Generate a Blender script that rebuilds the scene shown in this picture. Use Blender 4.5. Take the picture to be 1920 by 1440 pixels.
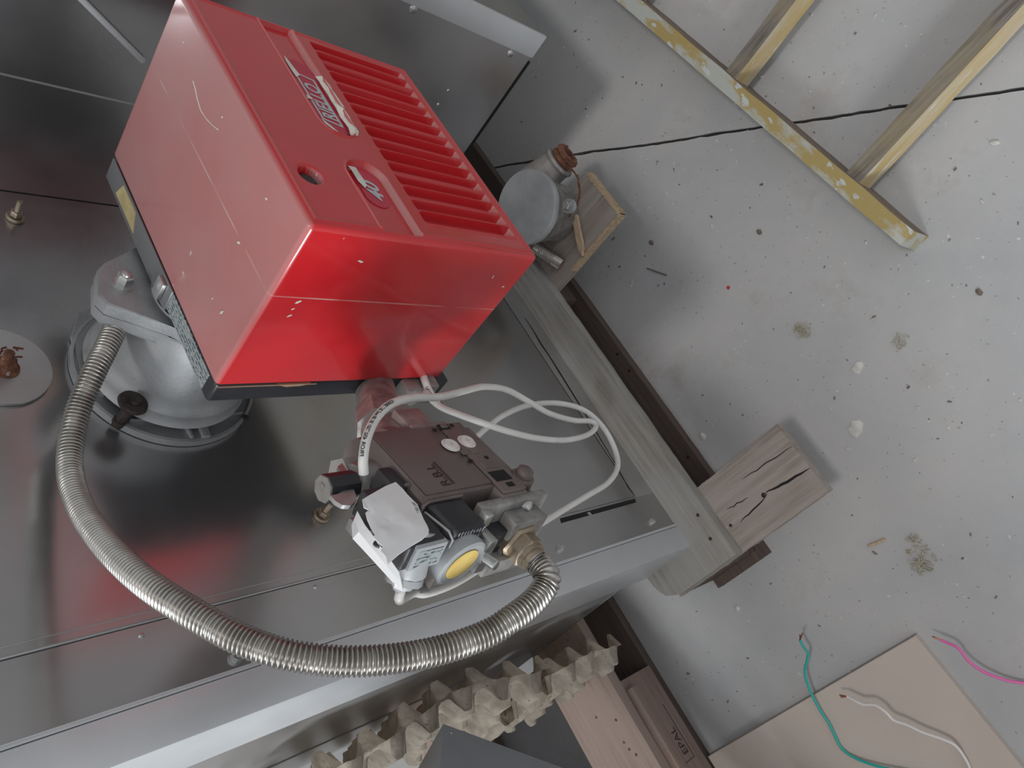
import bpy, bmesh, math, random
import numpy as np
from mathutils import Vector, Matrix, noise
random.seed(7)
C = bpy.context.scene.collection
for o in list(bpy.data.objects): bpy.data.objects.remove(o)

# ------------------------------------------------------------------ camera
CAMP = Vector((0.0, -0.65, 1.25)); FPX = 1479.4
RW = Matrix(((-0.49054898, 0.77678811, -0.39492015),
             (-0.57374573, -0.62901148, -0.52455733),
             (-0.65587921, -0.03073731, 0.7542398)))
cd = bpy.data.cameras.new('camera'); cam = bpy.data.objects.new('camera', cd); C.objects.link(cam)
cd.sensor_width = 36; cd.lens = FPX/1920*36; cd.clip_start = 0.02; cd.clip_end = 60
cam.matrix_world = Matrix.Translation(CAMP) @ RW.to_4x4()
bpy.context.scene.camera = cam
# ------------------------------------------------------------------ light
S = bpy.context.scene
S.view_settings.view_transform = 'Standard'; S.view_settings.look = 'None'
S.view_settings.gamma = 1; S.view_settings.use_curve_mapping = False
S.view_settings.exposure = -0.12
w = bpy.data.worlds.new('world'); S.world = w; w.use_nodes = True
nt = w.node_tree; nt.nodes.clear()
wo = nt.nodes.new('ShaderNodeOutputWorld'); bg = nt.nodes.new('ShaderNodeBackground')
tc = nt.nodes.new('ShaderNodeTexCoord'); sx = nt.nodes.new('ShaderNodeSeparateXYZ')
rp = nt.nodes.new('ShaderNodeValToRGB'); mr = nt.nodes.new('ShaderNodeMapRange')
nt.links.new(tc.outputs['Generated'], sx.inputs[0])
# dim barn interior, brighter towards the open side (-X) and the roof lights
dt = nt.nodes.new('ShaderNodeVectorMath'); dt.operation = 'DOT_PRODUCT'
nt.links.new(tc.outputs['Generated'], dt.inputs[0]); dt.inputs[1].default_value = (-0.42, -0.56, 0.36)
nt.links.new(dt.outputs['Value'], mr.inputs['Value'])
mr.inputs['From Min'].default_value = -0.45; mr.inputs['From Max'].default_value = 0.8
nt.links.new(mr.outputs[0], rp.inputs[0])
e = rp.color_ramp.elements
e[0].position = 0.0; e[0].color = (0.25, 0.245, 0.25, 1)
e[1].position = 1.0; e[1].color = (1.0, 1.04, 1.08, 1)
m_ = rp.color_ramp.elements.new(0.55); m_.color = (0.46, 0.46, 0.465, 1)
nt.links.new(rp.outputs[0], bg.inputs[0]); bg.inputs[1].default_value = 0.78
nt.links.new(bg.outputs[0], wo.inputs[0])

def aim(o, d):
    o.rotation_euler = Vector(d).to_track_quat('-Z', 'Y').to_euler()
sl = bpy.data.lights.new('roof_light', 'SUN'); so = bpy.data.objects.new('roof_light', sl); C.objects.link(so)
sl.energy = 0.62; sl.angle = math.radians(8); sl.color = (1.0, 0.985, 0.97)
so.location = (-0.5, -0.6, 4); aim(so, (0.17, 0.15, -1.0))
al = bpy.data.lights.new('window_light', 'AREA'); ao = bpy.data.objects.new('window_light', al); C.objects.link(ao)
al.shape = 'RECTANGLE'; al.size = 0.9; al.size_y = 0.9; al.energy = 85; al.color = (0.93, 0.97, 1.0)
ao.location = (-2.5, 0.75, 1.85); aim(ao, Vector((0.3, -0.3, 0.2))-Vector(ao.location))

# ------------------------------------------------------------------ design helpers
def ray(x, y): return RW @ Vector((x-960, 720-y, -FPX))
def P(x, y, ax, c):
    """point of the photographed place seen at (x, y), lying in the plane ax = c"""
    d = ray(x, y); i = 'XYZ'.index(ax)
    return CAMP + d*((c-CAMP[i])/d[i])

# ------------------------------------------------------------------ materials
def N(nt, t, **k):
    n = nt.nodes.new(t)
    for a, b in k.items(): setattr(n, a, b)
    return n
def mat(name, c1, c2=None, scale=20, rough=.5, metal=0, bump=0, bscale=60, stretch=(1, 1, 1),
        dust=0, dustcol=(.45, .40, .36), rvar=0, coat=0, speck=None, speckcol=(.1, .08, .06), speckscale=90, spec=.5, blend=(.35, .65), detail=6):
    m = bpy.data.materials.new(name); m.use_nodes = True; nt = m.node_tree; L = nt.links
    b = nt.nodes['Principled BSDF']; b.inputs['Metallic'].default_value = metal
    b.inputs['Roughness'].default_value = rough; b.inputs['Coat Weight'].default_value = coat
    b.inputs['Coat Roughness'].default_value = .12
    b.inputs['Specular IOR Level'].default_value = spec
    tc = N(nt, 'ShaderNodeTexCoord'); mp = N(nt, 'ShaderNodeMapping'); mp.inputs['Scale'].default_value = stretch
    L.new(tc.outputs['Object'], mp.inputs[0])
    nz = N(nt, 'ShaderNodeTexNoise'); nz.inputs['Scale'].default_value = scale; nz.inputs['Detail'].default_value = detail
    nz.inputs['Roughness'].default_value = .6
    L.new(mp.outputs[0], nz.inputs[0])
    r = N(nt, 'ShaderNodeValToRGB'); L.new(nz.outputs[0], r.inputs[0])
    c2 = c2 or c1
    r.color_ramp.elements[0].position = blend[0]; r.color_ramp.elements[1].position = blend[1]
    r.color_ramp.elements[0].color = (*c1, 1); r.color_ramp.elements[1].color = (*c2, 1)
    out = r.outputs[0]
    if speck is not None:
        n2 = N(nt, 'ShaderNodeTexNoise'); n2.inputs['Scale'].default_value = speckscale; n2.inputs['Detail'].default_value = 3
        L.new(mp.outputs[0], n2.inputs[0])
        r2 = N(nt, 'ShaderNodeValToRGB'); L.new(n2.outputs[0], r2.inputs[0])
        r2.color_ramp.elements[0].position = speck; r2.color_ramp.elements[1].position = speck+.03
        mx = N(nt, 'ShaderNodeMix', data_type='RGBA'); L.new(r2.outputs[0], mx.inputs[0])
        L.new(out, mx.inputs[6]); mx.inputs[7].default_value = (*speckcol, 1); out = mx.outputs[2]
    if dust:   # dust settled on upward faces
        g = N(nt, 'ShaderNodeNewGeometry'); s = N(nt, 'ShaderNodeSeparateXYZ'); L.new(g.outputs['Normal'], s.inputs[0])
        k = N(nt, 'ShaderNodeMapRange'); L.new(s.outputs[2], k.inputs[0])
        k.inputs[1].default_value = .25; k.inputs[2].default_value = .95; k.inputs[4].default_value = dust
        n3 = N(nt, 'ShaderNodeTexNoise'); n3.inputs['Scale'].default_value = 9; n3.inputs['Detail'].default_value = 8
        L.new(tc.outputs['Object'], n3.inputs[0])
        mm = N(nt, 'ShaderNodeMath', operation='MULTIPLY'); L.new(k.outputs[0], mm.inputs[0])
        k2 = N(nt, 'ShaderNodeMapRange'); L.new(n3.outputs[0], k2.inputs[0]); k2.inputs[1].default_value = .2; k2.inputs[2].default_value = .7
        k2.inputs[3].default_value = .75; k2.inputs[4].default_value = 1.1
        L.new(k2.outputs[0], mm.inputs[1])
        mx = N(nt, 'ShaderNodeMix', data_type='RGBA'); L.new(mm.outputs[0], mx.inputs[0])
        L.new(out, mx.inputs[6]); mx.inputs[7].default_value = (*dustcol, 1); out = mx.outputs[2]
        ad = N(nt, 'ShaderNodeMath', operation='MULTIPLY_ADD'); L.new(mm.outputs[0], ad.inputs[0])
        ad.inputs[1].default_value = .35; ad.inputs[2].default_value = rough; L.new(ad.outputs[0], b.inputs['Roughness'])
        if metal:
            sb = N(nt, 'ShaderNodeMath', operation='MULTIPLY_ADD'); L.new(mm.outputs[0], sb.inputs[0])
            sb.inputs[1].default_value = -metal; sb.inputs[2].default_value = metal; L.new(sb.outputs[0], b.inputs['Metallic'])
    elif rvar:
        k = N(nt, 'ShaderNodeMapRange'); L.new(nz.outputs[0], k.inputs[0]); k.inputs[1].default_value = .3; k.inputs[2].default_value = .7
        k.inputs[3].default_value = rough-rvar; k.inputs[4].default_value = rough+rvar; L.new(k.outputs[0], b.inputs['Roughness'])
    L.new(out, b.inputs['Base Color'])
    if bump:
        nb = N(nt, 'ShaderNodeTexNoise'); nb.inputs['Scale'].default_value = bscale; nb.inputs['Detail'].default_value = 5
        L.new(mp.outputs[0], nb.inputs[0]); bu = N(nt, 'ShaderNodeBump'); bu.inputs['Strength'].default_value = bump
        bu.inputs['Distance'].default_value = .002
        L.new(nb.outputs[0], bu.inputs['Height']); L.new(bu.outputs[0], b.inputs['Normal'])
    m['bsdf'] = 1
    return m
MT = {}
MT['galv'] = mat('galvanised_steel', (.43, .43, .435), (.52, .515, .515), 5, .22, .92, .10, 5, rvar=.05)
MT['galvside'] = mat('galvanised_side_steel', (.44, .44, .44), (.54, .54, .54), 9, .36, .8, .10, 6, rvar=.05)
MT['satin'] = mat('satin_sheet_steel', (.60, .62, .64), (.68, .70, .72), 6, .40, .42, .03, 30)
MT['sheet'] = mat('grey_sheet_steel', (.27, .275, .285), (.31, .315, .32), 8, .42, .65, .02, 30)
MT['alu'] = mat('cast_aluminium', (.36, .37, .38), (.45, .46, .47), 25, .52, .75, .15, 300, dust=.35, dustcol=(.26, .25, .25))
MT['zinc'] = mat('zinc_plated_steel', (.50, .52, .52), (.62, .63, .62), 60, .30, 1, .1, 200, dust=.35)
MT['steel'] = mat('stainless_hose', (.42, .40, .375), (.52, .50, .465), 60, .33, 1, 0)
MT['dark'] = mat('dark_gap', (.006, .006, .007), None, 10, .8)
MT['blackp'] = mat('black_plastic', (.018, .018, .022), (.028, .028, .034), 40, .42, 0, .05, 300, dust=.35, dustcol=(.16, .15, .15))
MT['blacks'] = mat('black_base_tray', (.010, .010, .014), (.018, .018, .022), 20, .35, 0, dust=.15, dustcol=(.14, .13, .13))
MT['valve'] = mat('dusty_valve_casting', (.15, .12, .115), (.21, .175, .165), 30, .5, .35, .12, 250, dust=.3, dustcol=(.3, .25, .23))
MT['valveplate'] = mat('smooth_valve_cover', (.16, .125, .12), (.19, .15, .14), 8, .42, .35, .03, 100)
MT['greycap'] = mat('grey_coil_housing', (.36, .37, .38), (.45, .46, .47), 30, .5, .1, .05, 200)
MT['dirty'] = mat('dirty_grey_metal', (.22, .21, .20), (.40, .39, .38), 60, .5, .6, .2, 200, dust=.5)
MT['brass'] = mat('tarnished_brass', (.30, .235, .17), (.42, .35, .27), 50, .45, .8, .1, 200)
MT['rust'] = mat('rusty_iron', (.10, .04, .025), (.27, .12, .07), 90, .85, .2, .6, 260, speck=.66, speckcol=(.5, .45, .42), speckscale=120)
MT['rustdark'] = mat('dark_rusty_bolt', (.035, .028, .026), (.08, .06, .055), 90, .6, .5, .4, 260)
MT['cable'] = mat('white_pvc_cable', (.66, .65, .62), (.74, .73, .70), 30, .38, 0, .05, 100, speck=.72, speckcol=(.42, .35, .25), speckscale=40)
MT['ink'] = mat('black_ink', (.02, .02, .022), None, 10, .6)
MT['inkred'] = mat('dark_red_paint_marks', (.13, .025, .02), None, 10, .7)
MT['inkbrown'] = mat('dark_maroon_print', (.045, .015, .018), None, 10, .6)
MT['paper'] = mat('white_paper', (.84, .84, .84), (.90, .90, .90), 25, .8, 0, .5, 30, speck=.73, speckcol=(.5, .5, .49), speckscale=50)
MT['card'] = mat('torn_sticker_paper', (.62, .58, .50), (.75, .72, .66), 60, .7, 0, .3, 100)
MT['yellow'] = mat('yellow_label', (.62, .42, .10), (.72, .54, .18), 60, .6, 0, speck=.68, speckcol=(.4, .3, .12), speckscale=200)
MT['tan'] = mat('yellowed_label', (.42, .34, .16), (.52, .43, .22), 60, .6, 0, speck=.68, speckcol=(.2, .17, .10), speckscale=220)
MT['clearcap'] = mat('clear_plastic_cap', (.30, .31, .32), (.40, .41, .42), 40, .25, 0, .05, 100)
MT['silver'] = mat('silver_print', (.50, .52, .54), None, 20, .45, .1)
MT['badge'] = mat('red_badge_foil', (.48, .03, .06), (.52, .035, .065), 10, .35, 0)
MT['egg'] = mat('moulded_pulp', (.40, .345, .28), (.58, .52, .44), 45, .95, 0, 1.0, 90, speck=.70, speckcol=(.14, .11, .09), speckscale=90)
MT['greybox'] = mat('grey_painted_metal', (.28, .285, .30), (.31, .315, .33), 12, .45, .3, .03, 60)
MT['mdf'] = mat('fibreboard', (.52, .445, .39), (.59, .51, .455), 4, .8, 0, .1, 100, speck=.76, speckcol=(.3, .24, .2), speckscale=30, blend=(.3, .7))
MT['teal'] = mat('teal_wire', (.03, .42, .36), None, 10, .4)
MT['pinkw'] = mat('pink_wire', (.75, .16, .42), None, 10, .4)
MT['whitew'] = mat('white_wire', (.72, .68, .66), None, 10, .4)
MT['copper'] = mat('copper', (.45, .18, .10), None, 10, .4, .8)
MT['chip'] = mat('plaster_chip', (.5, .48, .44), (.66, .64, .6), 60, .9, 0, .3, 100)
MT['straw'] = mat('straw_and_fluff', (.33, .30, .22), (.52, .48, .38), 90, .9, 0, .3, 100)
MT['redcrumb'] = mat('red_crumb', (.5, .03, .04), None, 10, .6)
MT['stone'] = mat('brown_stone', (.12, .09, .07), (.25, .2, .17), 90, .9, 0, .4, 100)
MT['strip'] = mat('pale_grey_strip', (.45, .47, .48), (.52, .54, .55), 12, .5, 0)
MT['freshwood'] = mat('fresh_split_wood', (.42, .30, .19), (.60, .46, .31), 12, .8, 0, .5, 30, stretch=(1, 12, 12))

def woodmat(name, c1, c2, c3, axis, gscale=14):
    m = bpy.data.materials.new(name); m.use_nodes = True; nt = m.node_tree; L = nt.links; b = nt.nodes['Principled BSDF']
    b.inputs['Roughness'].default_value = .85; b.inputs['Specular IOR Level'].default_value = .25
    tc = N(nt, 'ShaderNodeTexCoord'); mp = N(nt, 'ShaderNodeMapping')
    st = [8, 8, 8]; st['XYZ'.index(axis)] = .35; mp.inputs['Scale'].default_value = st
    L.new(tc.outputs['Object'], mp.inputs[0])
    n1 = N(nt, 'ShaderNodeTexNoise'); n1.inputs['Scale'].default_value = gscale; n1.inputs['Detail'].default_value = 7; n1.inputs['Roughness'].default_value = .7
    L.new(mp.outputs[0], n1.inputs[0])
    r = N(nt, 'ShaderNodeValToRGB'); L.new(n1.outputs[0], r.inputs[0])
    el = r.color_ramp.elements; el[0].position = .3; el[0].color = (*c1, 1); el[1].position = .68; el[1].color = (*c2, 1)
    n2 = N(nt, 'ShaderNodeTexNoise'); n2.inputs['Scale'].default_value = 11; n2.inputs['Detail'].default_value = 6
    L.new(tc.outputs['Object'], n2.inputs[0])
    r2 = N(nt, 'ShaderNodeValToRGB'); L.new(n2.outputs[0], r2.inputs[0]); r2.color_ramp.elements[0].position = .42; r2.color_ramp.elements[1].position = .62
    mx = N(nt, 'ShaderNodeMix', data_type='RGBA'); L.new(r2.outputs[0], mx.inputs[0]); L.new(r.outputs[0], mx.inputs[6]); mx.inputs[7].default_value = (*c3, 1)
    mh = N(nt, 'ShaderNodeMath', operation='MULTIPLY'); L.new(r2.outputs[0], mh.inputs[0]); mh.inputs[1].default_value = .65; L.new(mh.outputs[0], mx.inputs[0])
    L.new(mx.outputs[2], b.inputs['Base Color'])
    bu = N(nt, 'ShaderNodeBump'); bu.inputs['Strength'].default_value = .5; bu.inputs['Distance'].default_value = .0015
    L.new(n1.outputs[0], bu.inputs['Height']); L.new(bu.outputs[0], b.inputs['Normal'])
    return m
MT['woodX'] = woodmat('weathered_grey_board', (.20, .18, .16), (.38, .36, .33), (.34, .335, .32), 'X')
MT['woodY'] = woodmat('weathered_cross_board', (.22, .18, .15), (.42, .37, .33), (.38, .33, .30), 'Y')
MT['woodP'] = woodmat('pink_brown_board', (.27, .20, .165), (.40, .315, .27), (.35, .27, .235), 'X')
MT['woodend'] = woodmat('sawn_board_edge', (.20, .12, .07), (.36, .24, .16), (.28, .19, .13), 'X')
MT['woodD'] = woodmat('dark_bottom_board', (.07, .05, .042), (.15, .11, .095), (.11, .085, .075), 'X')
MT['block'] = woodmat('pallet_block_wood', (.22, .155, .13), (.33, .245, .21), (.28, .21, .18), 'X')
MT['lad'] = mat('worn_yellow_and_grey_paint', (.40, .41, .37), (.36, .27, .10), 13, .7, 0, .3, 90, stretch=(1, 2.5, 2.5), speck=.62, speckcol=(.47, .49, .48), speckscale=26, blend=(.44, .54), detail=10)
MT['ladshade'] = mat('shaded_brown_ladder_side', (.17, .125, .095), (.24, .185, .15), 8, .8, 0, .3, 60, stretch=(.4, 4, 4))  # unlit side of the rails, its shade put into a darker brown
MT['rungtop'] = woodmat('grey_grained_rung_top', (.10, .075, .055), (.33, .31, .28), (.33, .27, .17), 'Y', 20)
MT['rungside'] = mat('yellow_rung_side', (.46, .34, .14), (.50, .44, .34), 10, .75, 0, .3, 60, stretch=(5, .6, 5), speck=.62, speckcol=(.55, .52, .46), speckscale=30)

def redmat():
    m = mat('red_enamel', (.50, .009, .015), (.56, .012, .018), 6, .30, 0, .02, 60, dust=.60, dustcol=(.44, .33, .31), coat=.8)
    nt = m.node_tree; L = nt.links; b = nt.nodes['Principled BSDF']
    src = b.inputs['Base Color'].links[0].from_socket
    tc = N(nt, 'ShaderNodeTexCoord'); s = N(nt, 'ShaderNodeSeparateXYZ'); L.new(tc.outputs['Object'], s.inputs[0])
    # scratched line running round the cover behind its front edge (object y = 0.035)
    a = N(nt, 'ShaderNodeMath', operation='SUBTRACT'); L.new(s.outputs[1], a.inputs[0]); a.inputs[1].default_value = .0375
    ab = N(nt, 'ShaderNodeMath', operation='ABSOLUTE'); L.new(a.outputs[0], ab.inputs[0])
    lt = N(nt, 'ShaderNodeMath', operation='LESS_THAN'); L.new(ab.outputs[0], lt.inputs[0]); lt.inputs[1].default_value = .0007
    nz = N(nt, 'ShaderNodeTexNoise'); nz.inputs['Scale'].default_value = 22; L.new(tc.outputs['Object'], nz.inputs[0])
    gt = N(nt, 'ShaderNodeMapRange'); L.new(nz.outputs[0], gt.inputs[0]); gt.inputs[1].default_value = .42; gt.inputs[2].default_value = .6; gt.inputs[4].default_value = .6
    mu = N(nt, 'ShaderNodeMath', operation='MULTIPLY'); L.new(lt.outputs[0], mu.inputs[0]); L.new(gt.outputs[0], mu.inputs[1])
    # chips
    n2 = N(nt, 'ShaderNodeTexNoise'); n2.inputs['Scale'].default_value = 55; n2.inputs['Detail'].default_value = 2; L.new(tc.outputs['Object'], n2.inputs[0])
    g2 = N(nt, 'ShaderNodeMapRange'); L.new(n2.outputs[0], g2.inputs[0]); g2.inputs[1].default_value = .765; g2.inputs[2].default_value = .78
    mxm = N(nt, 'ShaderNodeMath', operation='MAXIMUM'); L.new(mu.outputs[0], mxm.inputs[0]); L.new(g2.outputs[0], mxm.inputs[1])
    mx = N(nt, 'ShaderNodeMix', data_type='RGBA'); L.new(mxm.outputs[0], mx.inputs[0]); L.new(src, mx.inputs[6]); mx.inputs[7].default_value = (.62, .50, .45, 1)
    L.new(mx.outputs[2], b.inputs['Base Color'])
    return m
MT['red'] = redmat()

def floormat():
    m = bpy.data.materials.new('dusty_concrete'); m.use_nodes = True; nt = m.node_tree; L = nt.links; b = nt.nodes['Principled BSDF']
    b.inputs['Roughness'].default_value = .75; b.inputs['Specular IOR Level'].default_value = .3
    tc = N(nt, 'ShaderNodeTexCoord')
    def noise_(s, d, r=.6):
        n = N(nt, 'ShaderNodeTexNoise'); n.inputs['Scale'].default_value = s; n.inputs['Detail'].default_value = d; n.inputs['Roughness'].default_value = r
        L.new(tc.outputs['Object'], n.inputs[0]); return n.outputs[0]
    def ramp(src, a, ca, b_, cb):
        r = N(nt, 'ShaderNodeValToRGB'); L.new(src, r.inputs[0]); e = r.color_ramp.elements
        e[0].position = a; e[0].color = (*ca, 1); e[1].position = b_; e[1].color = (*cb, 1); return r.outputs[0]
    def mix(f, a, b_, amt=1):
        x = N(nt, 'ShaderNodeMix', data_type='RGBA'); mm = N(nt, 'ShaderNodeMath', operation='MULTIPLY'); L.new(f, mm.inputs[0]); mm.inputs[1].default_value = amt
        L.new(mm.outputs[0], x.inputs[0]); L.new(a, x.inputs[6])
        if isinstance(b_, tuple): x.inputs[7].default_value = (*b_, 1)
        else: L.new(b_, x.inputs[7])
        return x.outputs[2]
    base = ramp(noise_(3.2, 8, .62), .32, (.375, .385, .395), .68, (.50, .49, .485))
    fine = ramp(noise_(22, 8, .7), .3, (0, 0, 0), .7, (1, 1, 1))
    base = mix(fine, base, (.42, .405, .395), .45)
    stain = ramp(noise_(6.5, 9, .7), .56, (0, 0, 0), .72, (1, 1, 1))
    base = mix(stain, base, (.33, .285, .245), .55)
    dust = ramp(noise_(1.4, 6, .6), .52, (0, 0, 0), .7, (1, 1, 1))
    base = mix(dust, base, (.56, .535, .515), .5)
    spk = ramp(noise_(130, 2, .5), .70, (0, 0, 0), .73, (1, 1, 1))
    base = mix(spk, base, (.20, .15, .12), .6)
    spw = ramp(noise_(95, 2, .5), .71, (0, 0, 0), .74, (1, 1, 1))
    base = mix(spw, base, (.66, .64, .61), .7)
    L.new(base, b.inputs['Base Color'])
    bu = N(nt, 'ShaderNodeBump'); bu.inputs['Strength'].default_value = .35; bu.inputs['Distance'].default_value = .002
    L.new(noise_(45, 8, .7), bu.inputs['Height']); L.new(bu.outputs[0], b.inputs['Normal'])
    return m
MT['floor'] = floormat()

def labelmat():
    """silver data plate with rows of tiny illegible print"""
    m = bpy.data.materials.new('silver_data_label'); m.use_nodes = True; nt = m.node_tree; L = nt.links; b = nt.nodes['Principled BSDF']
    b.inputs['Roughness'].default_value = .45; b.inputs['Metallic'].default_value = .3
    tc = N(nt, 'ShaderNodeTexCoord'); mp = N(nt, 'ShaderNodeMapping'); mp.inputs['Scale'].default_value = (260, 620, 260); L.new(tc.outputs['Object'], mp.inputs[0])
    n = N(nt, 'ShaderNodeTexNoise'); n.inputs['Scale'].default_value = 1; n.inputs['Detail'].default_value = 1; L.new(mp.outputs[0], n.inputs[0])
    w_ = N(nt, 'ShaderNodeTexWave'); w_.bands_direction = 'Y'; w_.inputs['Scale'].default_value = 95; L.new(tc.outputs['Object'], w_.inputs[0])
    a = N(nt, 'ShaderNodeMath', operation='GREATER_THAN'); L.new(n.outputs[0], a.inputs[0]); a.inputs[1].default_value = .50
    c = N(nt, 'ShaderNodeMath', operation='GREATER_THAN'); L.new(w_.outputs[0], c.inputs[0]); c.inputs[1].default_value = .4
    mu = N(nt, 'ShaderNodeMath', operation='MULTIPLY'); L.new(a.outputs[0], mu.inputs[0]); L.new(c.outputs[0], mu.inputs[1])
    mx = N(nt, 'ShaderNodeMix', data_type='RGBA'); L.new(mu.outputs[0], mx.inputs[0]); mx.inputs[6].default_value = (.40, .44, .43, 1); mx.inputs[7].default_value = (.09, .11, .14, 1)
    L.new(mx.outputs[2], b.inputs['Base Color']); return m
MT['label'] = labelmat()

# ------------------------------------------------------------------ mesh helpers
class G:
    def __init__(s, M=None): s.bm = bmesh.new(); s.M = M or Matrix.Identity(4)
    def _v(s, p): return s.bm.verts.new(s.M @ Vector(p))
    def poly(s, pts):
        return s.bm.faces.new([s._v(p) for p in pts])
    def box(s, x0, x1, y0, y1, z0, z1, bev=0, seg=2):
        if x0 > x1: x0, x1 = x1, x0
        if y0 > y1: y0, y1 = y1, y0
        if z0 > z1: z0, z1 = z1, z0
        v = [s._v((x, y, z)) for z in (z0, z1) for y in (y0, y1) for x in (x0, x1)]
        fs = [s.bm.faces.new([v[i] for i in q]) for q in ((0, 2, 3, 1), (4, 5, 7, 6), (0, 1, 5, 4), (2, 6, 7, 3), (0, 4, 6, 2), (1, 3, 7, 5))]
        if bev:
            es = list({e for f in fs for e in f.edges})
            bmesh.ops.bevel(s.bm, geom=es, offset=bev, segments=seg, affect='EDGES', profile=.5)
        return s
    def prism(s, pts, f0, f1, bev=0):
        """pts: 2D outline; f0/f1 map (a, b) to the two end outlines"""
        a = [s._v(f0(*p)) for p in pts]; b = [s._v(f1(*p)) for p in pts]; n = len(pts)
        fs = [s.bm.faces.new(a[::-1]), s.bm.faces.new(b)]
        for i in range(n): fs.append(s.bm.faces.new([a[i], a[(i+1) % n], b[(i+1) % n], b[i]]))
        if bev:
            es = list(fs[1].edges)+list(fs[0].edges)
            bmesh.ops.bevel(s.bm, geom=es, offset=bev, segments=2, affect='EDGES')
        return s
    def lathe(s, p, ax, prof, n=32, phase=0):
        p = Vector(p); ax = Vector(ax).normalized(); u = ax.orthogonal().normalized(); v = ax.cross(u)
        rings = []
        for h, r in prof:
            c = p+ax*h
            if r < 1e-6: rings.append([s._v(c)])
            else: rings.append([s._v(c+(u*math.cos(t)+v*math.sin(t))*r) for t in [2*math.pi*(i+phase)/n for i in range(n)]])
        for a, b in zip(rings, rings[1:]):
            if len(a) == 1 and len(b) == 1: continue
            for i in range(n):
                j = (i+1) % n
                if len(a) == 1: s.bm.faces.new([a[0], b[j], b[i]])
                elif len(b) == 1: s.bm.faces.new([a[i], a[j], b[0]])
                else: s.bm.faces.new([a[i], a[j], b[j], b[i]])
        if len(rings[0]) > 1: s.bm.faces.new(rings[0][::-1])
        if len(rings[-1]) > 1: s.bm.faces.new(rings[-1])
        return s
    def cyl(s, p, q, r, r2=None, n=24, bev=0, phase=0):
        d = Vector(q)-Vector(p); L_ = d.length; r2 = r if r2 is None else r2
        pr = [(0, r), (L_, r2)] if not bev else [(0, r-bev), (bev, r), (L_-bev, r2), (L_, r2-bev)]
        return s.lathe(p, d, pr, n, phase)
    def tube(s, pts, r, n=12, rf=None):
        pts = [Vector(p) for p in pts]; T = []
        for i in range(len(pts)):
            T.append((pts[min(i+1, len(pts)-1)]-pts[max(i-1, 0)]).normalized())
        u = T[0].orthogonal().normalized(); rings = []; acc = 0
        for i, p in enumerate(pts):
            if i: acc += (p-pts[i-1]).length
            u = (u-T[i]*u.dot(T[i])).normalized(); v = T[i].cross(u)
            rr = rf(acc) if rf else r
            rings.append([s._v(p+(u*math.cos(2*math.pi*k/n)+v*math.sin(2*math.pi*k/n))*rr) for k in range(n)])
        for a, b in zip(rings, rings[1:]):
            for i in range(n):
                j = (i+1) % n; s.bm.faces.new([a[i], a[j], b[j], b[i]])
        s.bm.faces.new(rings[0][::-1]); s.bm.faces.new(rings[-1])
        return s
    def grid(s, nx, ny, f):
        v = [[s._v(f(i/nx, j/ny)) for i in range(nx+1)] for j in range(ny+1)]
        for j in range(ny):
            for i in range(nx): s.bm.faces.new([v[j][i], v[j][i+1], v[j+1][i+1], v[j+1][i]])
        return s
    def text(s, body, size, f, bold=0, shear=0, align='LEFT', depth=0):
        """flat lettering mapped by f(a, b) -> point"""
        cu = bpy.data.curves.new('t', 'FONT'); cu.body = body; cu.size = size; cu.offset = bold; cu.shear = shear
        cu.align_x = align; cu.resolution_u = 3
        ob = bpy.data.objects.new('t', cu); C.objects.link(ob)
        dg = bpy.context.evaluated_depsgraph_get(); me = ob.evaluated_get(dg).to_mesh()
        vs = [s._v(f(v.co.x, v.co.y)) for v in me.vertices]
        for p in me.polygons:
            try: s.bm.faces.new([vs[i] for i in p.vertices])
            except ValueError: pass
        ob.evaluated_get(dg).to_mesh_clear(); bpy.data.objects.remove(ob); bpy.data.curves.remove(cu)
        return s

def spline(pts, step=.006):
    """Catmull-Rom through pts, resampled evenly"""
    pts = [Vector(p) for p in pts]; q = [pts[0]*2-pts[1]]+pts+[pts[-1]*2-pts[-2]]; out = []
    for i in range(1, len(q)-2):
        p0, p1, p2, p3 = q[i-1:i+3]
        for k in range(24):
            t = k/24
            out.append(.5*((2*p1)+(p2-p0)*t+(2*p0-5*p1+4*p2-p3)*t*t+(3*p1-p0-3*p2+p3)*t**3))
    out.append(pts[-1]); res = [out[0]]; acc = 0
    for a, b in zip(out, out[1:]):
        L_ = (b-a).length
        while acc+L_ >= step:
            k = (step-acc)/L_; a = a.lerp(b, k); res.append(a.copy()); L_ = (b-a).length; acc = 0
        acc += L_
    res.append(out[-1]); return res

OFF = {}
def finish(name, g, m, origin, smooth=40):
    bm = g.bm
    bmesh.ops.recalc_face_normals(bm, faces=bm.faces)
    if smooth:
        for f in bm.faces: f.smooth = True
        cs = math.cos(math.radians(smooth))
        for e in bm.edges:
            if len(e.link_faces) == 2 and e.link_faces[0].normal.dot(e.link_faces[1].normal) < cs: e.smooth = False
    for v in bm.verts: v.co -= origin
    me = bpy.data.meshes.new(name); bm.to_mesh(me); bm.free()
    for mm in (m if isinstance(m, (list, tuple)) else [m]): me.materials.append(MT[mm] if isinstance(mm, str) else mm)
    o = bpy.data.objects.new(name, me); C.objects.link(o); return o
def thing(name, label, cat, loc, group=None):
    o = bpy.data.objects.new(name, None); C.objects.link(o); o.location = loc; o.empty_display_size = .05
    o['label'] = label; o['category'] = cat
    if group: o['group'] = group
    OFF[o.name] = Vector(loc); return o
def part(name, g, m, parent, smooth=40, label=None, kind=None):
    o = finish(name, g, m, OFF[parent.name], smooth); o.parent = parent; OFF[o.name] = OFF[parent.name]
    if label: o['label'] = label
    if kind: o['kind'] = kind
    return o
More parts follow.
